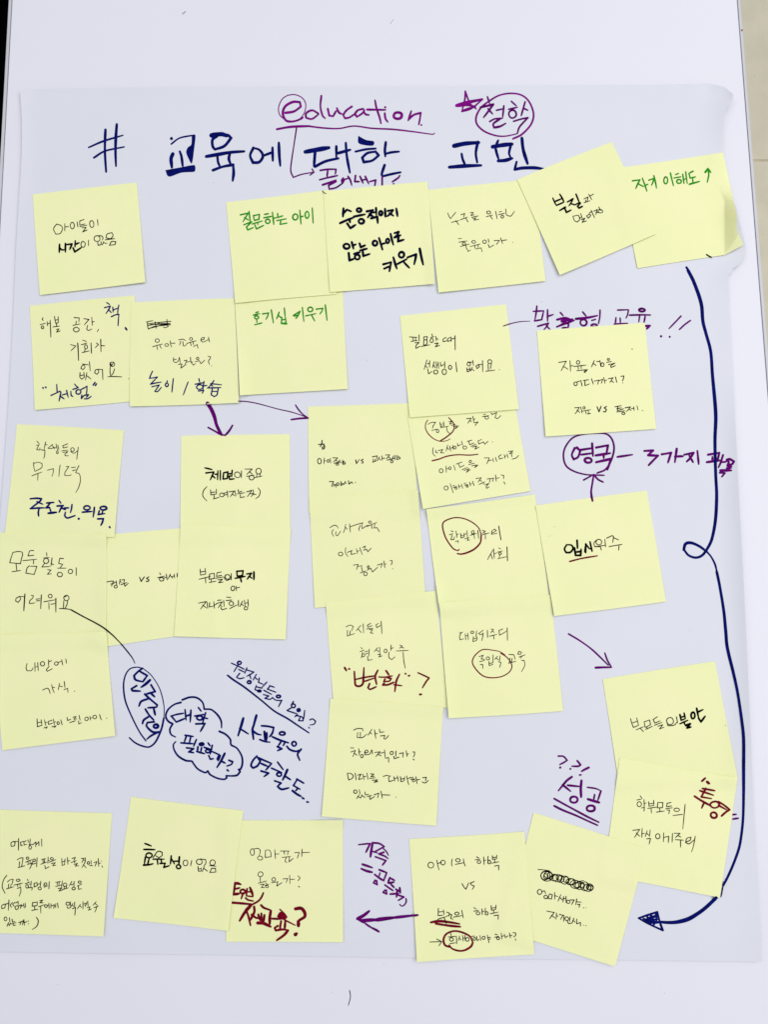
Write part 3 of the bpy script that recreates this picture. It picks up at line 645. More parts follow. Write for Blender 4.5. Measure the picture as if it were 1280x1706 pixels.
o188,572,18,27 / 235,540 232,598 / 235,570 250,568 / o272,570,10,14 / 292,545 298,590 / 318,540 365,540 345,560 325,580 / 345,560 368,578 / 330,592 378,582 / o362,602,12,9 / 385,560 372,595 / 385,575 400,590 / 412,560 415,602 / 415,575 425,572 418,602 440,598 435,578 / w8 540,560 548,595 575,555 / w8 612,553 592,563 612,578 608,590 595,590 / 702,530 748,520 742,555 / 712,550 708,578 / 728,555 730,575 / 705,582 748,565 / 770,530 755,565 / 765,545 785,562 / 795,520 798,562 / 798,545 825,542 / 830,512 870,510 855,530 838,550 / 858,530 878,545 / 845,562 902,548 / o890,575,12,13 / 908,520 892,555 / 900,540 918,552 / 925,515 922,555 / 945,515 940,558 972,545 962,528 942,538
@ 500 670 5.818 | k1 | handwriting | black | 6.5
285,770 325,770 305,812 / 315,790 338,800 / 310,818 358,795 / 345,805 348,828 / o365,795,12,14 / 395,768 398,808 420,792 402,785 / 440,768 425,800 / 438,782 452,788 / 470,760 475,795 500,772 512,790 / w8 . 537,778
@ 680 670 5.818 | l1 | handwriting | pen | 6.5
195,215 225,198 268,195 240,240 / 245,225 238,255 / 232,275 282,260 / o288,280,12,16 / 310,195 318,238 345,228 / 345,188 352,232 / 312,215 345,210 / 318,248 395,232 / 375,240 382,280 412,310 / 398,190 425,185 405,212 430,208 / 420,225 460,215 / 440,235 475,228 460,258 494,228 / 570,160 615,155 580,205 / 600,175 618,190 / 630,138 640,190 / 635,165 655,162 / 640,200 682,192 652,222 660,228 / 735,120 755,115 / 722,140 785,130 / o765,150,18,14 / 805,103 815,115 / 815,120 862,100 845,148 870,160 902,130
@ 680 670 5.818 | l1 | handwriting | pen | 6.5
245,442 240,480 250,510 268,525 / 272,465 268,485 290,492 / 295,470 338,458 318,490 352,492 / 385,415 370,475 / 382,440 398,460 / 405,425 415,475 / 408,450 435,438 / 435,418 440,460 / o455,440,12,14 / 480,400 485,425 515,410 / 520,378 532,420 / o552,440,18,15 / 575,380 622,368 / 590,382 600,412 642,395 / 610,428 662,408 / 625,435 668,425 650,455 692,435 / 715,362 680,375 688,405 735,385 745,408 778,378 / . 820,385
@ 680 670 5.818 | l1 | handwriting | pen | 6.5
o322,665,18,20 / 370,620 372,682 / 370,650 392,640 / o408,640,12,14 / 445,612 460,660 / 468,600 527,580 / 490,600 505,632 548,610 / 525,655 578,632 / 545,662 592,645 568,680 607,652 / o605,575,12,10 / 590,605 648,590 / 620,618 668,608 648,635 682,610 / 742,540 790,540 765,598 / 780,568 815,560 / 825,545 830,578 / 850,535 862,575 / 905,510 880,525 890,552 922,540 / 935,508 942,545 / 938,525 958,520 / 962,502 972,540 / 975,478 1018,472 985,500 1020,492 / 1005,505 1010,530 / 1010,552 1050,540 1074,515
@ 680 670 5.818 | l1 | handwriting | pen | 6.5
o370,832,20,20 / 410,790 425,835 440,880 / 435,812 452,806 / 440,828 475,815 / o467,835,10,10 / 490,800 500,835 / 500,818 515,812 / 518,795 532,835 / 545,788 565,783 / 548,805 582,797 / o575,815,10,9 / 598,775 607,812 / 605,795 622,790 / 628,768 642,810 / 662,740 712,732 680,775 / 700,755 718,770 / 690,797 748,772 / 735,785 738,798 / 750,800 785,788 760,818 765,835 790,820 / 770,745 802,740 790,778 / 810,742 832,735 822,770 / 850,705 857,768 / 855,740 887,732 / 905,705 930,712 928,742 / 932,772 942,796
@ 680 670 5.818 | l1 | ink_circle | maroon | 10
w8 192,172 172,210 172,260 200,310 250,355 310,378 370,375 412,355 / w11 310,378 370,340 430,290 450,245 440,200 395,150
@ 680 670 5.818 | l1 | underline | maroon | 11
235,568 300,552 380,524 480,510 600,513 680,505
@ 700 820 5.818 | m1 | ink_circle | maroon | 12
w11 380,555 370,566 330,552 285,500 245,430 220,340 230,290 290,258 360,246 440,260 520,300 575,355 595,420 / w14 595,420 585,490 530,550 460,585 400,600 362,595
@ 700 820 5.818 | m1 | handwriting | pen | 6.5
300,375 325,382 / 285,412 322,403 / 312,418 300,460 330,458 336,430 / 350,375 360,440 / 357,410 375,405 / 345,478 372,470 372,492 / 395,400 400,445 430,432 430,395 / 398,420 430,415 / 435,408 450,403 / 455,372 462,435 / 435,452 472,440 460,468 485,462 / 520,370 500,382 505,405 527,400 525,375 / 490,418 548,400 / 525,410 530,452 / w8 562,370 570,450 / 605,370 635,378 602,402 / 618,390 635,400 / 598,415 672,395 / 635,402 635,455 / 705,395 742,372 725,358 700,375 695,408 750,398 / w9 765,328 775,395 787,462
@ 700 820 5.818 | m1 | handwriting | pen | 6.5
715,550 685,600 655,655 / 690,605 705,650 / 715,548 722,640 / 720,600 748,585 / 762,540 785,550 / 755,580 802,570 / o778,595,13,11 / 775,610 768,640 / 755,645 840,625 / w9 845,530 850,665
@ 880 800 5.333 | n1 | handwriting | black | 14
345,575 326,610 340,643 378,640 402,608 388,578 345,573 / w16 438,535 442,605 / w15 415,602 425,668 470,668 474,612 / 425,640 472,632 / w11 510,590 505,640 / w13 515,565 515,645 / w13 520,572 545,605 568,612 / w13 553,548 572,632 / w5 o632,550,25,25 / w5 610,532 588,560 600,588 640,592 / w5 595,592 690,578 / w5 645,590 655,622 / w5 685,525 692,592 / w5 702,515 750,492 762,502 755,555 / w5 760,510 808,530 / w6 722,590 838,570 / w6 812,580 808,622
@ 880 800 5.333 | n1 | underline | maroon | 12
372,722 480,695 618,672
@ 880 800 5.333 | n1 | smudge | smudge | 14
185,498 205,494 / w8 230,415 245,410
@ 0 870 6.4 | j3 | handwriting | black | 8
135,320 115,378 100,432 215,442 225,390 238,345 232,318 190,312 135,322 / 168,445 175,515 / 125,528 215,515 / 355,302 315,306 295,360 360,352 / 240,410 320,402 388,395 / 355,405 353,445 / 310,465 285,490 272,543 360,557 390,470 320,470 / 493,325 497,362 / 462,380 522,378 / o488,412,27,28 / 470,440 445,475 / 442,478 530,472 / w9 552,380 540,465 / 545,440 570,455 / 505,505 540,510 502,555 545,550 / 675,388 635,385 622,440 665,448 640,485 / 612,490 702,490 / o635,558,27,24 / o748,525,24,23 / 810,485 810,568
@ 0 870 6.4 | j3 | handwriting | black | 8
205,792 170,810 163,840 190,855 215,820 205,792 255,795 / w11 262,765 256,850 250,945 / 330,780 352,783 345,808 312,840 312,868 370,860 / 380,822 425,815 / 385,840 422,835 / w10 438,775 430,922 / o532,788,20,20 / 465,848 525,838 580,828 / 518,858 520,930 / 540,875 582,868 / w10 592,812 592,958 / o705,808,28,28 / 675,800 705,790 / w9 678,835 673,912 / 718,835 710,880 690,920 / w9 630,920 690,922 745,930
@ 0 0 1 | top | ink_line | black | 2 | long black curve running from a sticky note down to the oval
w1.1 115,1015 119,1017 / w2.0 118,1016 136,1026 158,1037.5 173,1046.5 187,1058 200,1071 / w1.8 200,1071 212,1085.5 220,1096 224.5,1105
@ 160 870 3.765 | v1 | handwriting | black | 5
52,378 90,370 108,370 95,402 / 90,388 112,384 / 125,368 128,392 / 112,378 125,376 / o122,404,10,9 / 150,358 145,390 / 150,372 160,378 / 160,362 178,360 172,380 / 155,392 192,378 / 175,385 180,402 202,382 / w6 272,345 282,372 302,342 / w6 330,343 315,352 332,362 325,371 312,370 / 398,318 405,330 / 385,348 430,338 / o410,358,14,11 / 425,350 442,345 / 440,325 445,362 / 465,325 452,355 / 465,335 480,352 / 490,325 492,352 / 478,340 490,337 / 508,320 508,345
@ 160 870 3.765 | j2 | handwriting | black | 5
652,295 655,332 688,325 / 683,290 688,325 / 654,312 685,308 / 645,358 718,340 / 685,350 688,382 / 712,325 708,358 742,352 740,320 712,325 / 722,356 722,372 / 710,378 752,370 / 785,312 758,318 755,340 788,333 / 750,352 798,343 / 765,362 792,358 768,380 798,375 / o825,343,15,15 / 812,330 803,350 820,365 845,355 / 847,322 848,362 / w9 882,308 922,305 918,335 885,338 882,308 / w9 872,352 935,340 / w9 905,348 912,375 / w9 945,325 975,320 948,357 / w9 960,338 978,352 / w10 990,312 990,360
@ 160 870 3.765 | j2 | handwriting | black | 5
o858,415,12,14 / 878,400 880,430 / 880,412 902,408
@ 160 870 3.765 | j2 | handwriting | black | 5
642,508 690,498 655,545 / 668,520 692,538 / 695,500 700,540 / 712,505 710,532 738,525 / 738,498 742,540 / 740,520 755,515 / 762,490 785,488 / 755,510 792,500 765,537 / 775,518 792,530 / 800,490 803,530 / 782,535 790,550 820,540 / 818,470 845,472 / 815,492 852,488 / o848,510,14,12 / 838,542 885,518 / 893,490 893,528 / 918,495 902,530 / 912,512 925,525 / 930,490 935,530 / 935,508 952,505 / 952,485 955,528 / o940,540,11,10
@ 510 810 5.818 | k2 | handwriting | pen | 6.5
230,402 270,380 298,385 312,408 / 265,420 250,450 268,487 / 290,442 288,470 305,482 335,435 / 385,368 378,410 362,452 / 378,395 402,418 / 422,365 430,445 / 430,392 490,372 550,355 545,372 / 528,380 512,415 520,432 / 542,378 545,412 585,385 605,378 / o620,348,13,11 / 590,392 640,370 687,352 / 635,375 640,412 / 668,368 660,405 690,402 / 690,402 712,442
@ 510 810 5.818 | k2 | handwriting | pen | 6.5
o335,657,20,19 / 385,595 382,645 408,682 / 400,642 450,622 / 440,625 438,662 482,652 / 488,605 500,655 / 498,632 520,622 / 522,595 545,662 / 550,592 575,582 568,608 / 558,620 588,612 600,635 632,600
@ 510 810 5.818 | k2 | handwriting | pen | 6.5
460,765 505,758 490,808 / 500,778 545,770 / 538,780 548,832 / 525,842 575,822 / o577,850,17,18 / 605,768 592,785 605,800 615,782 603,768 / 592,815 628,795 645,832 695,785 / 692,765 740,750 725,790 / 755,725 765,790 / 760,758 780,752 / 815,722 835,720 835,745 825,762 / . 840,800
@ 530 980 5.818 | k3 | handwriting | pen | 6.5
272,375 310,357 342,370 325,415 / 285,408 285,460 / 312,415 308,458 / 280,464 355,440 / 415,360 370,412 / 388,395 420,430 / 438,345 442,435 / 510,340 478,360 485,378 525,362 / 470,395 537,388 / 500,402 530,402 508,432 537,438 / 585,342 562,355 570,382 605,362 / w7 612,322 620,440
@ 530 980 5.818 | k3 | handwriting | pen | 6.5
415,575 432,588 / 408,615 448,600 / 432,622 420,678 / o440,650,13,15 / 455,618 485,608 / 460,638 485,630 / 497,590 492,660 / 480,662 485,700 527,690 / 580,575 545,615 / 565,598 590,615 / 598,572 600,632 / 582,642 607,640 590,668 622,655 / o655,608,14,18 / 710,550 706,605 / 708,588 732,575 / 688,620 688,670 715,692 747,665 / 795,552 818,560 790,582 / 802,570 835,580 / 758,608 815,606 878,602 / w7 826,620 832,700 846,775
@ 530 980 5.818 | k3 | handwriting | maroon | 15
w20 258,770 275,798 / w17 300,782 308,783 / w16 352,808 358,900 365,940 400,950 432,930 440,880 445,770 / w14 360,885 450,865 560,848 / w14 445,905 555,868 / w16 580,795 555,855 568,930 / w15 500,925 485,965 505,980 565,955 / w16 660,800 688,840 / w13 590,860 650,862 720,850 / w14 650,880 640,905 690,900 710,875 665,865 / w16 640,925 630,938 680,935 735,912 / w15 790,835 760,900 745,1000 / w13 735,935 815,945 / w17 848,828 853,832 / w17 880,849 890,846 / w13 970,820 1020,842 1078,870 1050,905 1013,965 / w20 990,1030 1003,1028
@ 730 980 5.818 | m2 | handwriting | pen | 6.5
208,435 242,425 / 228,430 210,465 215,500 250,490 / 265,440 270,502 / 268,462 285,458 / 290,435 295,500 / o333,427,14,12 / 375,412 370,472 / 345,470 340,518 377,502 378,470 / 342,492 374,485 / 438,408 395,440 420,450 440,435 435,470 425,508 / w8 480,408 482,478 / 515,395 540,400 512,432 / 525,415 548,428 / 500,465 572,448 / 540,460 546,495 / 630,395 592,410 598,455 640,432 665,415 / w8 672,385 675,505
@ 730 980 5.818 | m2 | handwriting | pen | 6.5
400,662 440,650 420,685 452,690 / 405,712 455,700 / 412,740 435,740 435,780 / o485,680,16,15 / 535,645 535,722 / 495,710 498,750 535,738 / 498,730 535,722 / 578,660 550,690 / 565,678 590,695 / 603,655 600,702 / 588,712 612,718 600,767 / 690,642 738,645 750,690 / 700,678 692,722 / 720,680 715,718 / 685,728 757,708 / 785,612 775,638 800,640 812,620 785,612 / 785,668 848,645 / 800,680 815,662 / 812,700 838,700 842,750 812,808
@ 730 980 5.818 | m2 | ink_circle | maroon | 10
610,630 660,662 700,705 718,760 690,815 620,855 530,868 450,855 390,810 340,740 338,690 375,635 440,594 540,602 600,615 650,645
@ 0 1050 6.4 | o1 | handwriting | pen | 8
285,355 275,400 285,432 330,430 350,400 / 368,345 370,440 / 378,392 395,388 / 398,345 405,430 / o450,358,22,24 / 515,315 515,377 / 518,335 550,325 / 520,385 490,420 500,438 555,410 / o597,355,20,18 / 615,345 652,330 / 655,312 665,372 / 698,305 706,352
@ 0 1050 6.4 | o1 | handwriting | pen | 8
450,638 500,618 520,635 532,675 / 548,580 558,625 575,665 / 555,612 580,608 / 632,565 618,635 / 628,595 665,602 / 682,545 690,612 / 680,632 718,620 722,665 / . 793,650
@ 0 1050 6.4 | o1 | handwriting | pen | 8
392,945 395,1030 445,1012 / 435,955 445,1015 / 395,988 440,978 / 470,955 485,1018 / 478,985 502,980 / 465,1042 502,1030 487,1050 / 550,960 512,972 515,1005 558,990 / 565,948 577,1012 / 570,982 592,975 / 550,1030 595,1020 575,1040 / o617,990,12,15 / 645,955 660,1010 / 712,930 718,962 752,950 / 740,985 802,965 / 775,928 808,920 785,950 818,945 / 840,908 852,960 / 835,968 838,1000 867,985 / o920,945,18,19 / 955,918 962,960 / 960,938 980,932 / o1008,925,20,18 / 1060,898 1068,930 1080,955 / . 1135,938
@ 180 1050 5.818 | sheet | ink_oval | navy | 14 | tall tilted navy oval round rotated letters
w13 365,1072 300,980 220,820 165,680 148,540 165,440 210,375 280,358 340,372 / w9 340,372 420,440 500,570 540,730 540,850 / w15 540,850 515,960 460,1080 400,1130 330,1122 260,1090 205,1042
@ 180 1050 5.818 | sheet | handwriting | navy | 17 | navy letters turned sideways inside the oval
330,370 290,400 250,440 265,480 335,500 / 300,395 378,440 335,500 / w21 405,483 365,520 320,552 / 275,538 225,568 235,585 310,590 / 415,530 455,595 370,618 / 415,612 450,645 / 355,620 400,662 475,725 465,745 385,752 / 385,665 320,690 298,735 / w18 440,752 455,820 / 360,765 395,820 440,870 / 400,832 345,870 332,905 / w20 o462,930,22,17 / 445,888 380,895 372,930 430,985 490,985 / 490,985 420,1020 375,1055
@ 180 1050 5.818 | sheet | ink_cloud | navy | 15 | navy cloud outline beside the oval
705,700 640,720 580,770 558,830 580,880 625,908 598,960 610,1010 652,1035 / 718,675 790,650 860,655 915,700 932,765 1000,770 1060,820 1095,880 1100,945 / 1078,980 1140,1010 1185,1060 1192,1110 1250,1145 1295,1220 1302,1290 1285,1345 1265,1350 1280,1370 1250,1405 1200,1412 1145,1410 1150,1430 1125,1445 1060,1435 990,1400 965,1365 940,1380 870,1345 825,1290 810,1270 750,1262 680,1220 640,1160 632,1110 655,1080
@ 180 1050 5.818 | sheet | handwriting | navy | 15 | two navy lines of letters inside the cloud
608,832 670,815 730,805 / 615,835 660,890 745,855 / 745,770 755,870 / 750,835 800,815 / 802,775 795,890 / 875,750 902,785 / 840,832 935,815 / o888,850,28,20 / 945,800 930,850 915,900 / 935,850 965,857 / 850,908 938,905 915,945 895,980 /
745,1018 825,1030 / 758,1025 738,1085 / 800,1035 788,1090 / 705,1092 822,1100 / 855,1060 828,1125 / 760,1140 828,1148 782,1180 828,1187 / w17 o905,1105,20,11 / 870,1130 865,1172 / 905,1140 898,1178 / 858,1175 935,1197 / 968,1092 988,1120 / 930,1135 1005,1158 / o965,1172,22,15 / 1010,1115 990,1200 / 1005,1175 1045,1192 / 975,1215 990,1250 1020,1245 / 1040,1190 1078,1208 1055,1250 / w18 1085,1215 1065,1262 / w18 1130,1195 1095,1265 1055,1330 / 1095,1268 1135,1288 / 1170,1260 1207,1275 1195,1300 1150,1317 / w18 1155,1355 1167,1364
@ 360 1090 6.4 | sheet | handwriting | navy | 13 | slanting navy line of letters above the slanting rule
w15 o248,92,20,16 / 163,95 230,125 300,160 / 232,118 190,185 / 240,162 305,192 / w12 328,145 305,205 / 250,205 218,245 250,260 300,250 / 320,165 402,190 365,215 325,235 / 355,215 372,262 / 428,215 395,275 / 412,245 440,270 / w16 o352,298,19,15 / 460,255 452,300 500,320 / 540,298 490,352 / 430,335 415,372 / 432,348 490,362 / 415,378 480,402 / w15 o462,392,17,10 / 570,335 622,352 / 575,340 548,372 638,405 / 510,385 592,428 / 505,430 562,445 520,470 575,480 605,460 / w15 o665,450,22,13 / 600,462 640,490 705,492 / 700,492 665,560 / w14 825,505 800,545 / w14 o825,550,20,20 / 800,572 755,600 / 755,600 862,635 / w17 o880,595,14,13 / 945,600 935,690 / 870,645 840,668 / 850,652 920,672 928,710 880,708 895,675 / w12 1000,700 1030,690 1062,715 1045,745 1000,755 / w16 990,782 997,788
@ 360 1090 6.4 | sheet | underline | navy | 16 | slanting navy rule
122,225 180,270 300,350 480,490 620,605 760,685 880,765 990,838
@ 360 1090 6.4 | sheet | handwriting | navy | 17 | two big slanting navy lines ending in two dots
w22 290,682 265,770 234,868 / w16 250,790 300,822 345,850 / w22 430,652 400,760 388,800 398,905 / w17 385,810 435,848 480,860 / 485,763 550,768 615,782 600,840 570,880 / w20 515,825 520,910 / w22 540,840 535,915 / 465,910 520,930 575,938 / w18 o705,845,30,17 / w18 598,880 680,915 772,945 / w18 700,920 665,975 / w16 735,940 715,975 / 655,985 702,1008 655,1028 / o832,955,22,24 / 755,982 785,1015 850,1035 905,1015 / w19 908,1012 870,1065 892,1130 / 435,1085 395,1130 372,1185 395,1213 440,1190 472,1140 440,1100 / 440,1100 520,1135 592,1165 / 480,1165 550,1195 / 592,1165 530,1235 / w18 480,1245 560,1268 510,1305 / 655,1150 715,1230 / 592,1215 700,1262 / w16 o672,1282,24,20 / w22 760,1232 735,1290 710,1340 / 735,1300 795,1338 / w18 625,1350 692,1373 655,1410 700,1440 775,1425 / w18 860,1330 935,1375 / 865,1335 825,1400 895,1440 / 870,1430 850,1455 / w22 815,1455 860,1490 905,1515 / w19 923,1533 937,1541 / w22 970,1575 985,1577
@ 530 1160 5.818 | k4 | handwriting | black | 6.5
345,328 385,312 432,315 435,338 / 385,352 380,395 / 410,350 412,395 / 378,398 430,400 475,365 / 522,320 485,378 / 505,350 522,368 / 548,325 560,410 / 552,365 578,360 / 595,320 602,350 640,345 / 605,385 648,380 640,412 655,415 685,380
@ 530 1160 5.818 | k4 | handwriting | black | 6.5
315,500 350,502 / 320,540 362,525 338,585 / 350,550 378,572 / 395,508 400,572 / 400,540 417,538 / o425,580,13,16 / o470,535,15,13 / 452,540 455,568 500,560 520,520 / 525,522 528,562 / 550,545 602,538 560,585 / 580,560 612,578 / 605,552 640,545 / 645,520 652,592 / 655,600 685,595 685,640 / o715,550,16,15 / 755,530 755,582 / 735,582 740,605 787,590 / 790,555 828,548 822,592 / 855,528 865,585 / 860,560 882,558 / 920,540 938,540 935,570 925,590 / w8 922,610 935,618
@ 530 1160 5.818 | k4 | handwriting | black | 6.5
285,745 290,780 297,812 332,795 340,770 320,750 290,745 / 360,745 370,812 / 385,765 417,755 400,785 395,807 428,797 / 435,755 445,810 / 440,782 465,775 / 475,745 485,807 / 510,752 542,755 512,780 548,775 / 502,797 555,790 / 527,815 577,810 545,835 582,825 / 632,778 660,768 690,770 / 702,772 685,790 690,828 732,815 / 735,780 745,822 / 745,797 765,790 / 770,772 780,825 / 800,780 805,828 832,818 842,780 / 805,802 838,797 / 860,772 868,812 880,857 / 868,800 900,785 / 905,790 925,785 / 898,805 938,800 / o927,818,12,11 / 950,780 960,848 / 955,812 988,805 / 1015,790 1052,785 1042,818 / 1010,830 1040,840 1072,815
@ 530 1160 5.818 | k4 | handwriting | black | 6.5
o362,925,16,17 / 400,905 407,950 / 375,992 397,955 / 388,968 412,988 / 428,955 415,985 / 430,965 457,982 / 455,928 460,957 492,950 / 475,972 520,962 / 500,972 505,1000 550,970 / 545,955 590,940 578,985 / 610,920 625,990 / 618,955 700,958 / . 757,978
@ 900 1030 3.765 | sheet | ink_arrow | purple | 9 | purple arrow slanting down to the right
180,98 250,140 320,190 380,245 430,295 / w11 350,310 400,308 448,308 / 408,218 425,265 450,308
@ 900 1030 3.765 | q1 | handwriting | black | 4.5
570,630 578,660 588,685 620,672 / 608,625 620,672 / 578,658 615,645 / 605,700 652,680 / 632,692 652,712 / 655,650 690,638 695,668 662,685 655,650 / 672,682 675,695 / 665,697 707,678 / 738,618 712,635 722,658 757,643 / 720,672 767,653 / 742,678 772,668 752,695 780,683 / o818,645,22,22 / 798,650 805,675 845,670 862,650 / 858,618 866,658 / w9 880,605 888,640 914,630 / w9 906,595 914,630 / w9 884,622 908,615 / w9 880,662 930,640 / w9 905,652 912,668 / w11 918,672 945,662 925,688 950,682 / w10 o962,610,12,20 / w10 985,565 998,628 / w10 990,590 1025,573 / w11 998,628 1012,650 1038,615
@ 900 1030 3.765 | q1 | pen_dot | black | 4
. 1166,672
@ 900 1240 3.556 | sheet | handwriting | purple | 9 | purple question marks and exclamation mark
110,70 140,72 162,95 142,108 118,120 / w10 . 122,138 / 222,98 242,122 228,130 190,130 / w10 . 182,146 / w11 290,138 265,150 248,160 / w11 237,182 245,181
@ 900 1240 3.556 | sheet | handwriting | purple | 11 | two big purple letters over a double underline
190,193 160,215 135,245 110,275 / 135,240 182,278 / w10 165,243 235,250 / w13 247,215 243,262 245,312 / w11 o202,328,23,18 / w8 282,255 330,262 362,275 / w10 362,278 345,330 / w9 325,298 320,328 / w13 285,325 318,335 352,345 / w11 o302,380,24,18
@ 900 1240 3.556 | sheet | underline | purple | 10 | purple double underline
85,322 150,358 200,385 280,428 350,462 / 85,365 140,392 210,420 280,452 342,480
@ 900 1240 3.556 | top | handwriting | maroon | 9 | dark red letters written across a note edge
w11 962,218 982,200 / w13 992,222 1004,232 / 965,262 1038,275 / 950,275 1030,302 / 985,262 958,312 1018,322 / w11 918,308 960,335 1015,365 / 975,345 960,378 / o1038,358,27,18 / w10 1060,340 1095,362 1127,388 / 1060,362 1108,388 / w11 1125,388 1100,405 1078,425 / w10 o1032,420,18,17
@ 900 1240 3.556 | sheet | quote_mark | purple | 9
1135,418 1165,415 / 1145,443 1178,438
@ 900 1240 3.556 | q2 | handwriting | pen | 4.5
595,305 607,322 / 575,330 602,325 / o590,355,13,15 / 618,328 620,375 / 618,350 632,348 / 603,378 620,372 618,397 / 645,340 648,367 677,362 / 675,332 677,362 / 646,353 675,350 / 640,380 692,372 / 660,376 662,408 / 700,345 697,377 728,375 730,345 700,345 / 712,378 712,395 / 692,402 740,395 / 778,345 755,350 752,370 782,365 / 748,382 787,376 / 755,390 770,390 765,412 / o812,388,16,10 / 790,422 848,415 / 862,355 855,430 848,502
@ 900 1240 3.556 | q2 | handwriting | pen | 4.5
552,510 592,505 562,552 / 572,525 592,545 / 607,498 605,552 / 605,530 622,528 / 637,512 625,547 / 635,528 647,540 / 655,508 650,547 / 635,560 657,558 648,592 / o700,545,13,15 / 735,525 733,578 / 735,552 765,545 762,582 / 787,528 785,580 / 798,527 832,528 805,552 / 818,540 837,550 / 803,565 852,568 / 835,568 835,610 / 870,578 892,568 897,550 872,558 865,582 885,590 918,565 / 922,545 912,600 900,638
@ 860 1350 3.2 | r1 | crossed_out_word | black | 3.5
118,315 150,318 180,322 / o165,350,32,28 / o158,348,24,22 / o172,345,20,18 / o182,350,14,18 / o160,352,12,14 / o205,360,22,16 / o222,362,24,20 / o232,358,16,14 / o240,366,18,18 / o262,372,22,22 / o268,370,14,14 / o290,380,22,16 / o300,382,18,17 / o318,395,28,22 / o322,398,16,14 / o342,402,26,20 / o350,400,14,12 / o368,405,22,22 / o388,412,26,20 / o395,410,18,16 / o390,412,12,11 / o398,414,14,12 / 328,380 362,375 / 200,340 235,345
@ 860 1350 3.2 | r1 | handwriting | black | 4
o127,435,12,13 / 138,435 152,428 160,445 / o160,462,10,9 / 180,445 172,470 190,473 195,450 180,446 / 207,438 208,475 / 208,455 225,460 / 240,450 225,485 / 235,465 248,478 / 255,460 252,490 / 252,472 268,470 / 268,458 268,492 / o280,488,9,9 / 290,478 312,478 298,502 / 325,472 320,505 / 322,488 350,490 / 330,502 342,502 337,518 / . 362,520 / . 375,520
@ 860 1350 3.2 | r1 | handwriting | black | 4
165,537 205,545 180,578 / 190,560 210,575 / 217,548 215,582 / 215,562 228,565 / 233,555 252,560 238,582 / 257,558 255,592 / o272,578,10,10 / 290,568 287,592 / 275,592 282,605 300,600 / 310,575 300,602 / 308,588 318,598 / 325,580 325,605 345,598 345,618 / . 362,612 / . 375,615
@ 0 0 1 | top | ink_line | navy | 4.2 | long looping navy line sweeping down the right side to the arrowhead
w3.2 1144.6,445.5 1149,452 / w4.4 1147,450 1157,470 1169,505 1172,535 1177,555 1185,585.5 1188,625 1193.4,689 1192.2,735 1193.4,790 1195,826 1193,866 1187,898 1180,913 1171,925 1160,929 1148,925 1140,915 / w3.8 1140,916 1143.3,906 1152.7,904.5 1166.8,910.5 1180,920.5 / w2.6 1179,919.5 1186,928 1192.5,941 1196,956 / w4 1195,952 1199.6,973.8 1206.6,1016 1210,1050 1212.8,1079 1223,1121.5 1230,1154 1237,1201 1240,1231.7 1240,1280 1240,1321.5 1239,1363.7 1236,1393 1232,1414 1222.5,1440.6 1212,1464 1206,1475 / w2 1206,1475 1202,1494 /
w5.2 1194,1496 1178,1511 1165,1521 1148,1531 1130,1536 1115,1537 1100,1536
@ 860 1350 3.2 | sheet | arrowhead | navy | 9 | scribbled navy arrowhead
655,575 705,558 755,542 770,600 785,640 740,620 690,595 655,575 / w13 705,578 752,562 / w14 712,597 765,597 / w10 748,550 752,590 / w14 722,562 738,606 / w8 770,605 780,632 / w9 680,578 735,595 / w9 700,562 712,600 / w10 690,590 760,580
@ 0 1340 6.4 | s1 | handwriting | pen | 8
145,395 115,410 115,448 148,442 158,408 140,398 185,395 / w10 195,365 193,490 / 245,395 215,405 220,442 240,435 / 275,388 250,402 255,435 282,425 / 295,378 298,405 / 320,370 312,432 / o318,460,14,19 / 305,432 340,425 / 345,432 380,402 378,455 / 380,432 408,402 / 410,395 412,442 / 440,370 442,448
@ 0 1340 6.4 | s1 | handwriting | pen | 8
180,592 215,572 242,572 235,622 / 205,612 200,668 / 235,625 225,665 / 190,675 262,655 / o290,575,14,12 / 270,617 337,590 / 295,610 297,632 / 315,602 318,625 / 288,642 335,628 325,665 310,690 / o360,598,14,14 / 340,615 342,640 380,628 / w9 392,570 387,668 / 440,590 482,578 / 455,590 457,627 / 472,588 470,625 / 430,640 497,615 / 510,562 507,632 / 508,600 525,597 / 475,652 480,687 522,665 / o550,580,16,12 / 522,617 592,590 / 545,632 587,622 558,655 592,650 / 655,578 660,652 / 690,583 685,642 / 655,617 695,602 / 658,652 690,642 / 715,568 722,642 / 720,607 742,600 / 765,577 800,568 785,598 / 755,622 812,600 / 790,610 795,627 / 788,642 822,630 800,660 837,655 / 865,577 892,578 868,622 / 892,598 905,595 / 905,568 905,612 870,677 / 885,645 917,677 / o940,625,12,14 / 968,598 970,642 / 952,652 988,655 / 1000,622 1030,610 1012,660 / 1045,578 1050,662 / 1050,632 1070,625 / . 1080,605 / 1083,658 1093,672
@ 0 1340 6.4 | s1 | handwriting | pen | 8
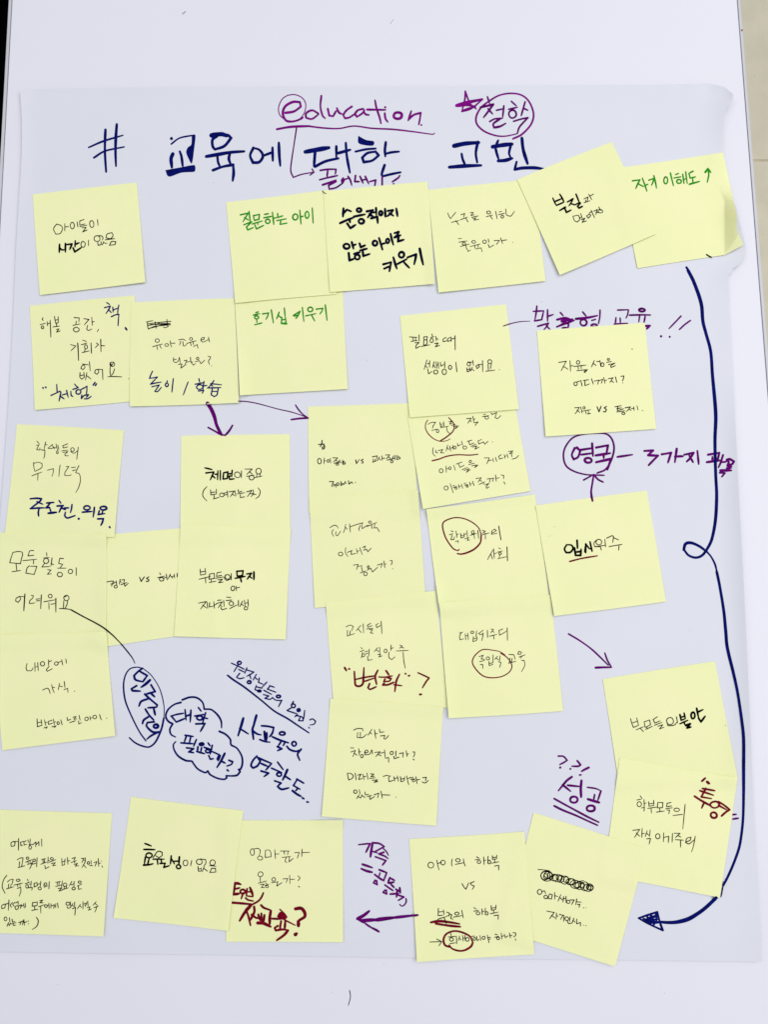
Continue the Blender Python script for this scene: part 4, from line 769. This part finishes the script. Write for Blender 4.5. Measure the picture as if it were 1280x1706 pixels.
w9 68,757 35,805 20,880 50,950 / 75,827 105,805 137,800 125,852 / 90,850 85,892 / 115,850 110,892 / 65,902 142,880 / o190,810,20,12 / 145,862 237,840 / 185,852 185,880 / 207,845 210,872 / 180,897 217,885 218,930 200,982 / 290,800 297,820 / 265,847 312,830 / o285,875,14,18 / 330,820 325,882 / 310,852 327,848 / 303,890 342,888 335,917 / 360,842 362,882 397,865 390,835 360,842 / 400,852 428,845 / 432,820 425,882 / o420,897,17,15 / o482,850,15,13 / 463,860 468,885 505,868 / w9 522,823 518,902 / 590,832 642,823 / 610,830 605,862 / 628,828 625,858 / 590,877 652,860 / 662,818 652,890 / 618,897 655,893 625,925 662,915 / o690,858,20,17 / 682,878 680,900 / 705,875 702,895 / 662,910 727,890 / 762,823 735,872 / 750,850 768,862 / 787,823 785,882 / 770,852 787,848 / o782,898,17,15 / o847,830,16,12 / 820,872 872,850 / 833,875 835,907 867,900
@ 0 1340 6.4 | s1 | handwriting | pen | 8
50,1062 15,1080 15,1112 48,1105 55,1070 95,1050 / w9 92,1020 85,1132 / 130,1048 105,1072 118,1100 / 155,1045 132,1070 150,1090 / 165,1052 190,1035 190,1075 / o175,1102,17,20 / 195,1085 225,1070 212,1112 / 222,1090 245,1075 / 248,1058 255,1107 / 265,1052 268,1100 / 345,1045 340,1087 392,1080 395,1042 345,1050 / 365,1090 367,1122 / 335,1132 402,1118 / 420,1027 452,1022 422,1050 457,1050 / 408,1092 472,1070 / 430,1085 432,1162 / o487,1085,15,14 / 500,1078 518,1072 / 518,1055 520,1112 / 540,1060 540,1107 / 548,1082 577,1070 568,1112 / 575,1090 592,1080 / 592,1058 590,1102 / 610,1053 618,1107 / o720,1060,20,17 / 748,1038 747,1087 / 712,1092 722,1110 752,1100 / 775,1058 750,1095 / 765,1075 785,1088 / 793,1043 792,1092 / w9 770,1112 802,1100 795,1182 / 855,1068 822,1112 / 845,1080 868,1100 / 882,1038 882,1117 / 893,1062 922,1050 905,1092 / 900,1075 918,1070 / 932,1032 937,1087 / 928,1102 957,1093 942,1130 972,1115 / 1022,1040 988,1077 / 1012,1060 1037,1077 / 1000,1102 1047,1085 / 1027,1090 1022,1120 1008,1150
@ 0 1340 6.4 | s1 | handwriting | pen | 8
o55,1222,15,20 / 97,1210 102,1257 / 88,1260 70,1302 / 78,1280 100,1288 / 107,1265 95,1295 / 125,1225 130,1257 157,1250 / 112,1277 168,1262 / 135,1275 138,1292 167,1287 / 195,1262 222,1250 208,1287 / 225,1252 247,1240 235,1287 / 250,1228 258,1292 / 255,1262 287,1250 / . 300,1245 / . 300,1275 / w9 385,1205 405,1245 388,1300 340,1335
@ 180 1320 5.565 | t1 | handwriting | black | 13
340,475 368,485 400,498 / w15 330,530 380,530 432,532 / w13 o378,585,30,21 / w13 345,600 335,665 / w14 380,612 365,670 / w15 328,675 375,672 415,663 / w9 415,605 460,548 498,555 500,585 470,607 440,588 / w12 415,620 520,620 / w14 455,625 460,668 / w13 490,625 498,660 / w13 480,660 528,658 515,697 568,680 / w13 585,590 577,665 / w12 590,622 615,665 / w12 608,640 655,638 / w15 660,598 655,665 / w13 o652,690,20,18 / w5 o717,655,23,27 / w5 775,632 765,682 / w5 o845,645,26,26 / w5 855,618 905,625 905,660 885,685 / w5 832,688 838,732 862,730 862,700 / w5 838,712 860,706 / w6 890,690 872,737 / w6 885,702 922,732 / w5 o968,652,25,25 / w5 940,680 1000,685 / w6 942,745 960,705 995,705 998,740 950,743
@ 370 1350 5.818 | u1 | handwriting | pen | 6
o293,405,19,34 / 305,375 350,370 370,395 358,445 / o368,463,25,19 / 420,387 418,457 475,450 472,410 455,385 420,388 / 510,380 518,470 / 515,425 552,422 / 565,395 655,395 / 600,400 605,425 / 640,398 635,430 / 580,457 665,448 / 620,460 610,495 630,507 / 652,455 650,500 690,465 / 705,410 748,408 730,464 / w7 775,378 773,450 / 775,410 850,408
@ 370 1350 5.818 | u1 | handwriting | pen | 6
o372,620,25,23 / 368,645 370,692 / 350,707 432,685 / 370,722 407,715 380,750 412,748 / 420,705 437,715 / 415,728 455,718 / o435,740,14,11 / o500,670,18,17 / 480,702 540,693 530,735 582,700 / 590,665 637,662 620,700 / 655,630 658,712 / 660,670 702,668 / 735,635 757,655 735,685 / w9 742,738 752,744
@ 370 1350 5.818 | u1 | handwriting | maroon | 16
w20 122,705 118,760 112,815 / w22 120,710 150,708 180,718 / w16 130,762 170,752 / w20 110,815 165,808 / o200,788,24,20 / 205,800 185,857 / 242,760 235,830 / w20 270,750 285,785 298,825 / w13 240,790 290,790 / 228,850 250,868 302,880 / w13 240,830 300,838
@ 370 1350 5.818 | u1 | underline | maroon | 18
w20 97,895 200,903 290,912 / w16 290,915 350,880 380,845 400,800
@ 370 1350 5.818 | u1 | handwriting | maroon | 18
w24 282,915 220,990 170,1070 / 230,960 255,1030 275,1115 / w22 310,935 312,985 275,1060 / 285,1012 330,1042 360,1045 / 378,920 405,945 470,968 / w22 472,975 462,1040 462,1100 / 350,1010 368,1065 / 380,1000 385,1095 / 410,1015 402,1085 / w26 345,1092 400,1095 470,1128 / f 530,1030 560,985 600,1000 630,1045 560,1050 / w14 560,960 600,1000 628,1035 / w16 480,1050 540,1052 615,1050 / w13 600,1060 660,1090 710,1115 / w18 572,1075 560,1150 / w18 612,1078 607,1150 / w18 540,1120 510,1140 520,1165 580,1155 630,1160 / w20 638,1165 600,1210 530,1260 / w26 712,955 765,950 798,985 802,1030 758,1060 735,1078 / w30 740,1080 740,1120 / w34 712,1203 722,1195
@ 580 1370 8.529 | sheet | handwriting | purple | 22 | purple letters slanting beside the leftward arrow
w20 150,318 240,308 320,300 / w26 312,308 255,425 / w28 350,290 335,380 318,490 / w22 355,292 440,300 515,342 / w22 515,345 370,425 / w18 345,410 418,435 / w18 500,370 545,415 575,470 / w22 510,425 440,450 520,480 570,515 / w22 390,490 540,545 490,608 / w28 205,597 275,620 345,645 / w28 190,660 260,690 342,710 / w26 445,675 550,715 / w22 550,715 530,770 505,830 / w20 455,720 442,765 / w26 380,742 450,795 510,830 / w22 385,825 362,860 415,885 405,830 385,825 / w24 595,785 570,855 / w24 595,790 660,825 / w24 575,865 655,850 / w24 525,890 580,930 640,970 / w24 610,880 655,925 / w22 525,965 500,995 550,1020 545,965 525,965 / w24 735,930 745,1005 / w26 680,950 745,990 / w24 600,1020 720,1012 / w28 700,970 690,1060 / w22 700,1030 795,1062 715,1110 / w18 825,1085 828,1130 800,1175 762,1190 735,1165
@ 580 1370 8.529 | top | ink_arrow | purple | 40 | thick purple arrow pointing left
w44 200,1398 300,1390 410,1385 / w42 400,1387 520,1370 650,1355 / w32 640,1356 780,1340 920,1324 / w26 925,1326 995,1318 / w36 135,1370 220,1325 300,1262 / w38 140,1365 180,1392 215,1420 / w22 230,1425 290,1470 340,1500 / w26 340,1500 400,1530 440,1555
@ 680 1370 5.818 | w1 | handwriting | black | 6.5
o222,415,28,28 / 280,368 290,420 302,462 / 290,400 325,385 / o340,390,22,22 / 430,355 423,395 428,425 / o485,368,22,16 / 460,408 540,392 / 538,355 545,395 557,425 / 665,335 688,345 / 652,365 702,355 / o690,385,18,14 / 735,335 740,410 / 740,372 760,365 / 778,330 775,400 / o790,385,13,18 / 820,325 820,360 860,355 / 863,318 860,355 / 822,342 858,338 / 842,362 842,390 / 812,397 882,382 / 840,424 882,418 880,464
@ 680 1370 5.818 | w1 | handwriting | black | 8
525,595 545,630 562,648 578,615 590,585 / 642,575 605,590 618,607 645,618 625,650
@ 680 1370 5.818 | w1 | handwriting | black | 6.5
295,835 293,905 338,900 / 345,850 350,895 / 293,870 345,865 / 288,940 378,912 / 350,920 375,992 / 375,870 402,880 398,908 380,905 / 405,890 425,895 415,930 437,942 / o475,885,20,14 / 440,920 522,905 / 522,853 537,927 / 640,828 662,840 / 640,862 685,852 / o680,882,18,15 / 718,840 722,897 / 722,867 742,860 / 752,832 750,895 / o765,882,13,16 / 808,808 810,852 850,847 / 855,803 850,847 / 810,832 850,827 / 832,855 833,880 / 800,887 877,870 / 835,905 877,898 875,942
@ 680 1370 5.818 | w1 | underline | maroon | 19
222,970 300,958 400,968 500,985 / 270,982 400,1002 508,1012
@ 680 1370 5.818 | w1 | ink_arrow | black | 7
212,1160 325,1157 / 280,1132 328,1157 300,1197
@ 680 1370 5.818 | w1 | ink_circle | maroon | 16
405,1208 360,1190 345,1140 370,1085 440,1055 520,1065 600,1105 630,1165 / 630,1165 610,1205 550,1240 490,1245 430,1225 400,1190
@ 680 1370 5.818 | w1 | handwriting | black | 6.5
415,1075 420,1100 / 390,1112 462,1105 / o422,1135,18,18 / 405,1177 465,1167 / 470,1103 474,1177 / 502,1103 490,1147 / 500,1125 517,1140 / 530,1095 537,1152 / 535,1125 552,1120 / 555,1095 556,1145 / o577,1135,17,18 / 618,1105 648,1103 / o645,1130,12,14 / 667,1108 672,1147 692,1135 / 700,1098 707,1147 / o735,1120,14,15 / 770,1093 787,1167 / 775,1120 802,1115 / 780,1137 802,1130 / 845,1085 868,1090 / 840,1115 882,1105 / o875,1125,14,12 / 905,1073 912,1132 / 910,1105 932,1100 / 935,1085 945,1117 972,1100 / 985,1073 995,1122 / 990,1100 1012,1094 / 1020,1070 1045,1073 1045,1095 1025,1112 / 1043,1130 1046,1146
@ 0 0 1 | sheet | ink_dot | speck | .9
. 747,309 / . 356,304 / . 903,503 / . 612,600 / . 1150,1050 / . 470,1220 / . 96,1300
@ 0 0 1 | table | pen_stroke | black | 1 | small pen stroke near the lower end of the tabletop
582.5,1650 584,1661 580.5,1675
@ 0 0 1 | table | ink_dot | maroon | 2
. 1237.5,50
@ 0 0 1 | table | ink_dot | speck | .9
. 1258,126 / . 640,1607 / . 553,1653 / . 1108,1655 / . 95,1640 / w.7 650,40 656,32
@ 0 0 1 | table | smudge | speck | 1.6
304,23 309,19
"""

build_ink()
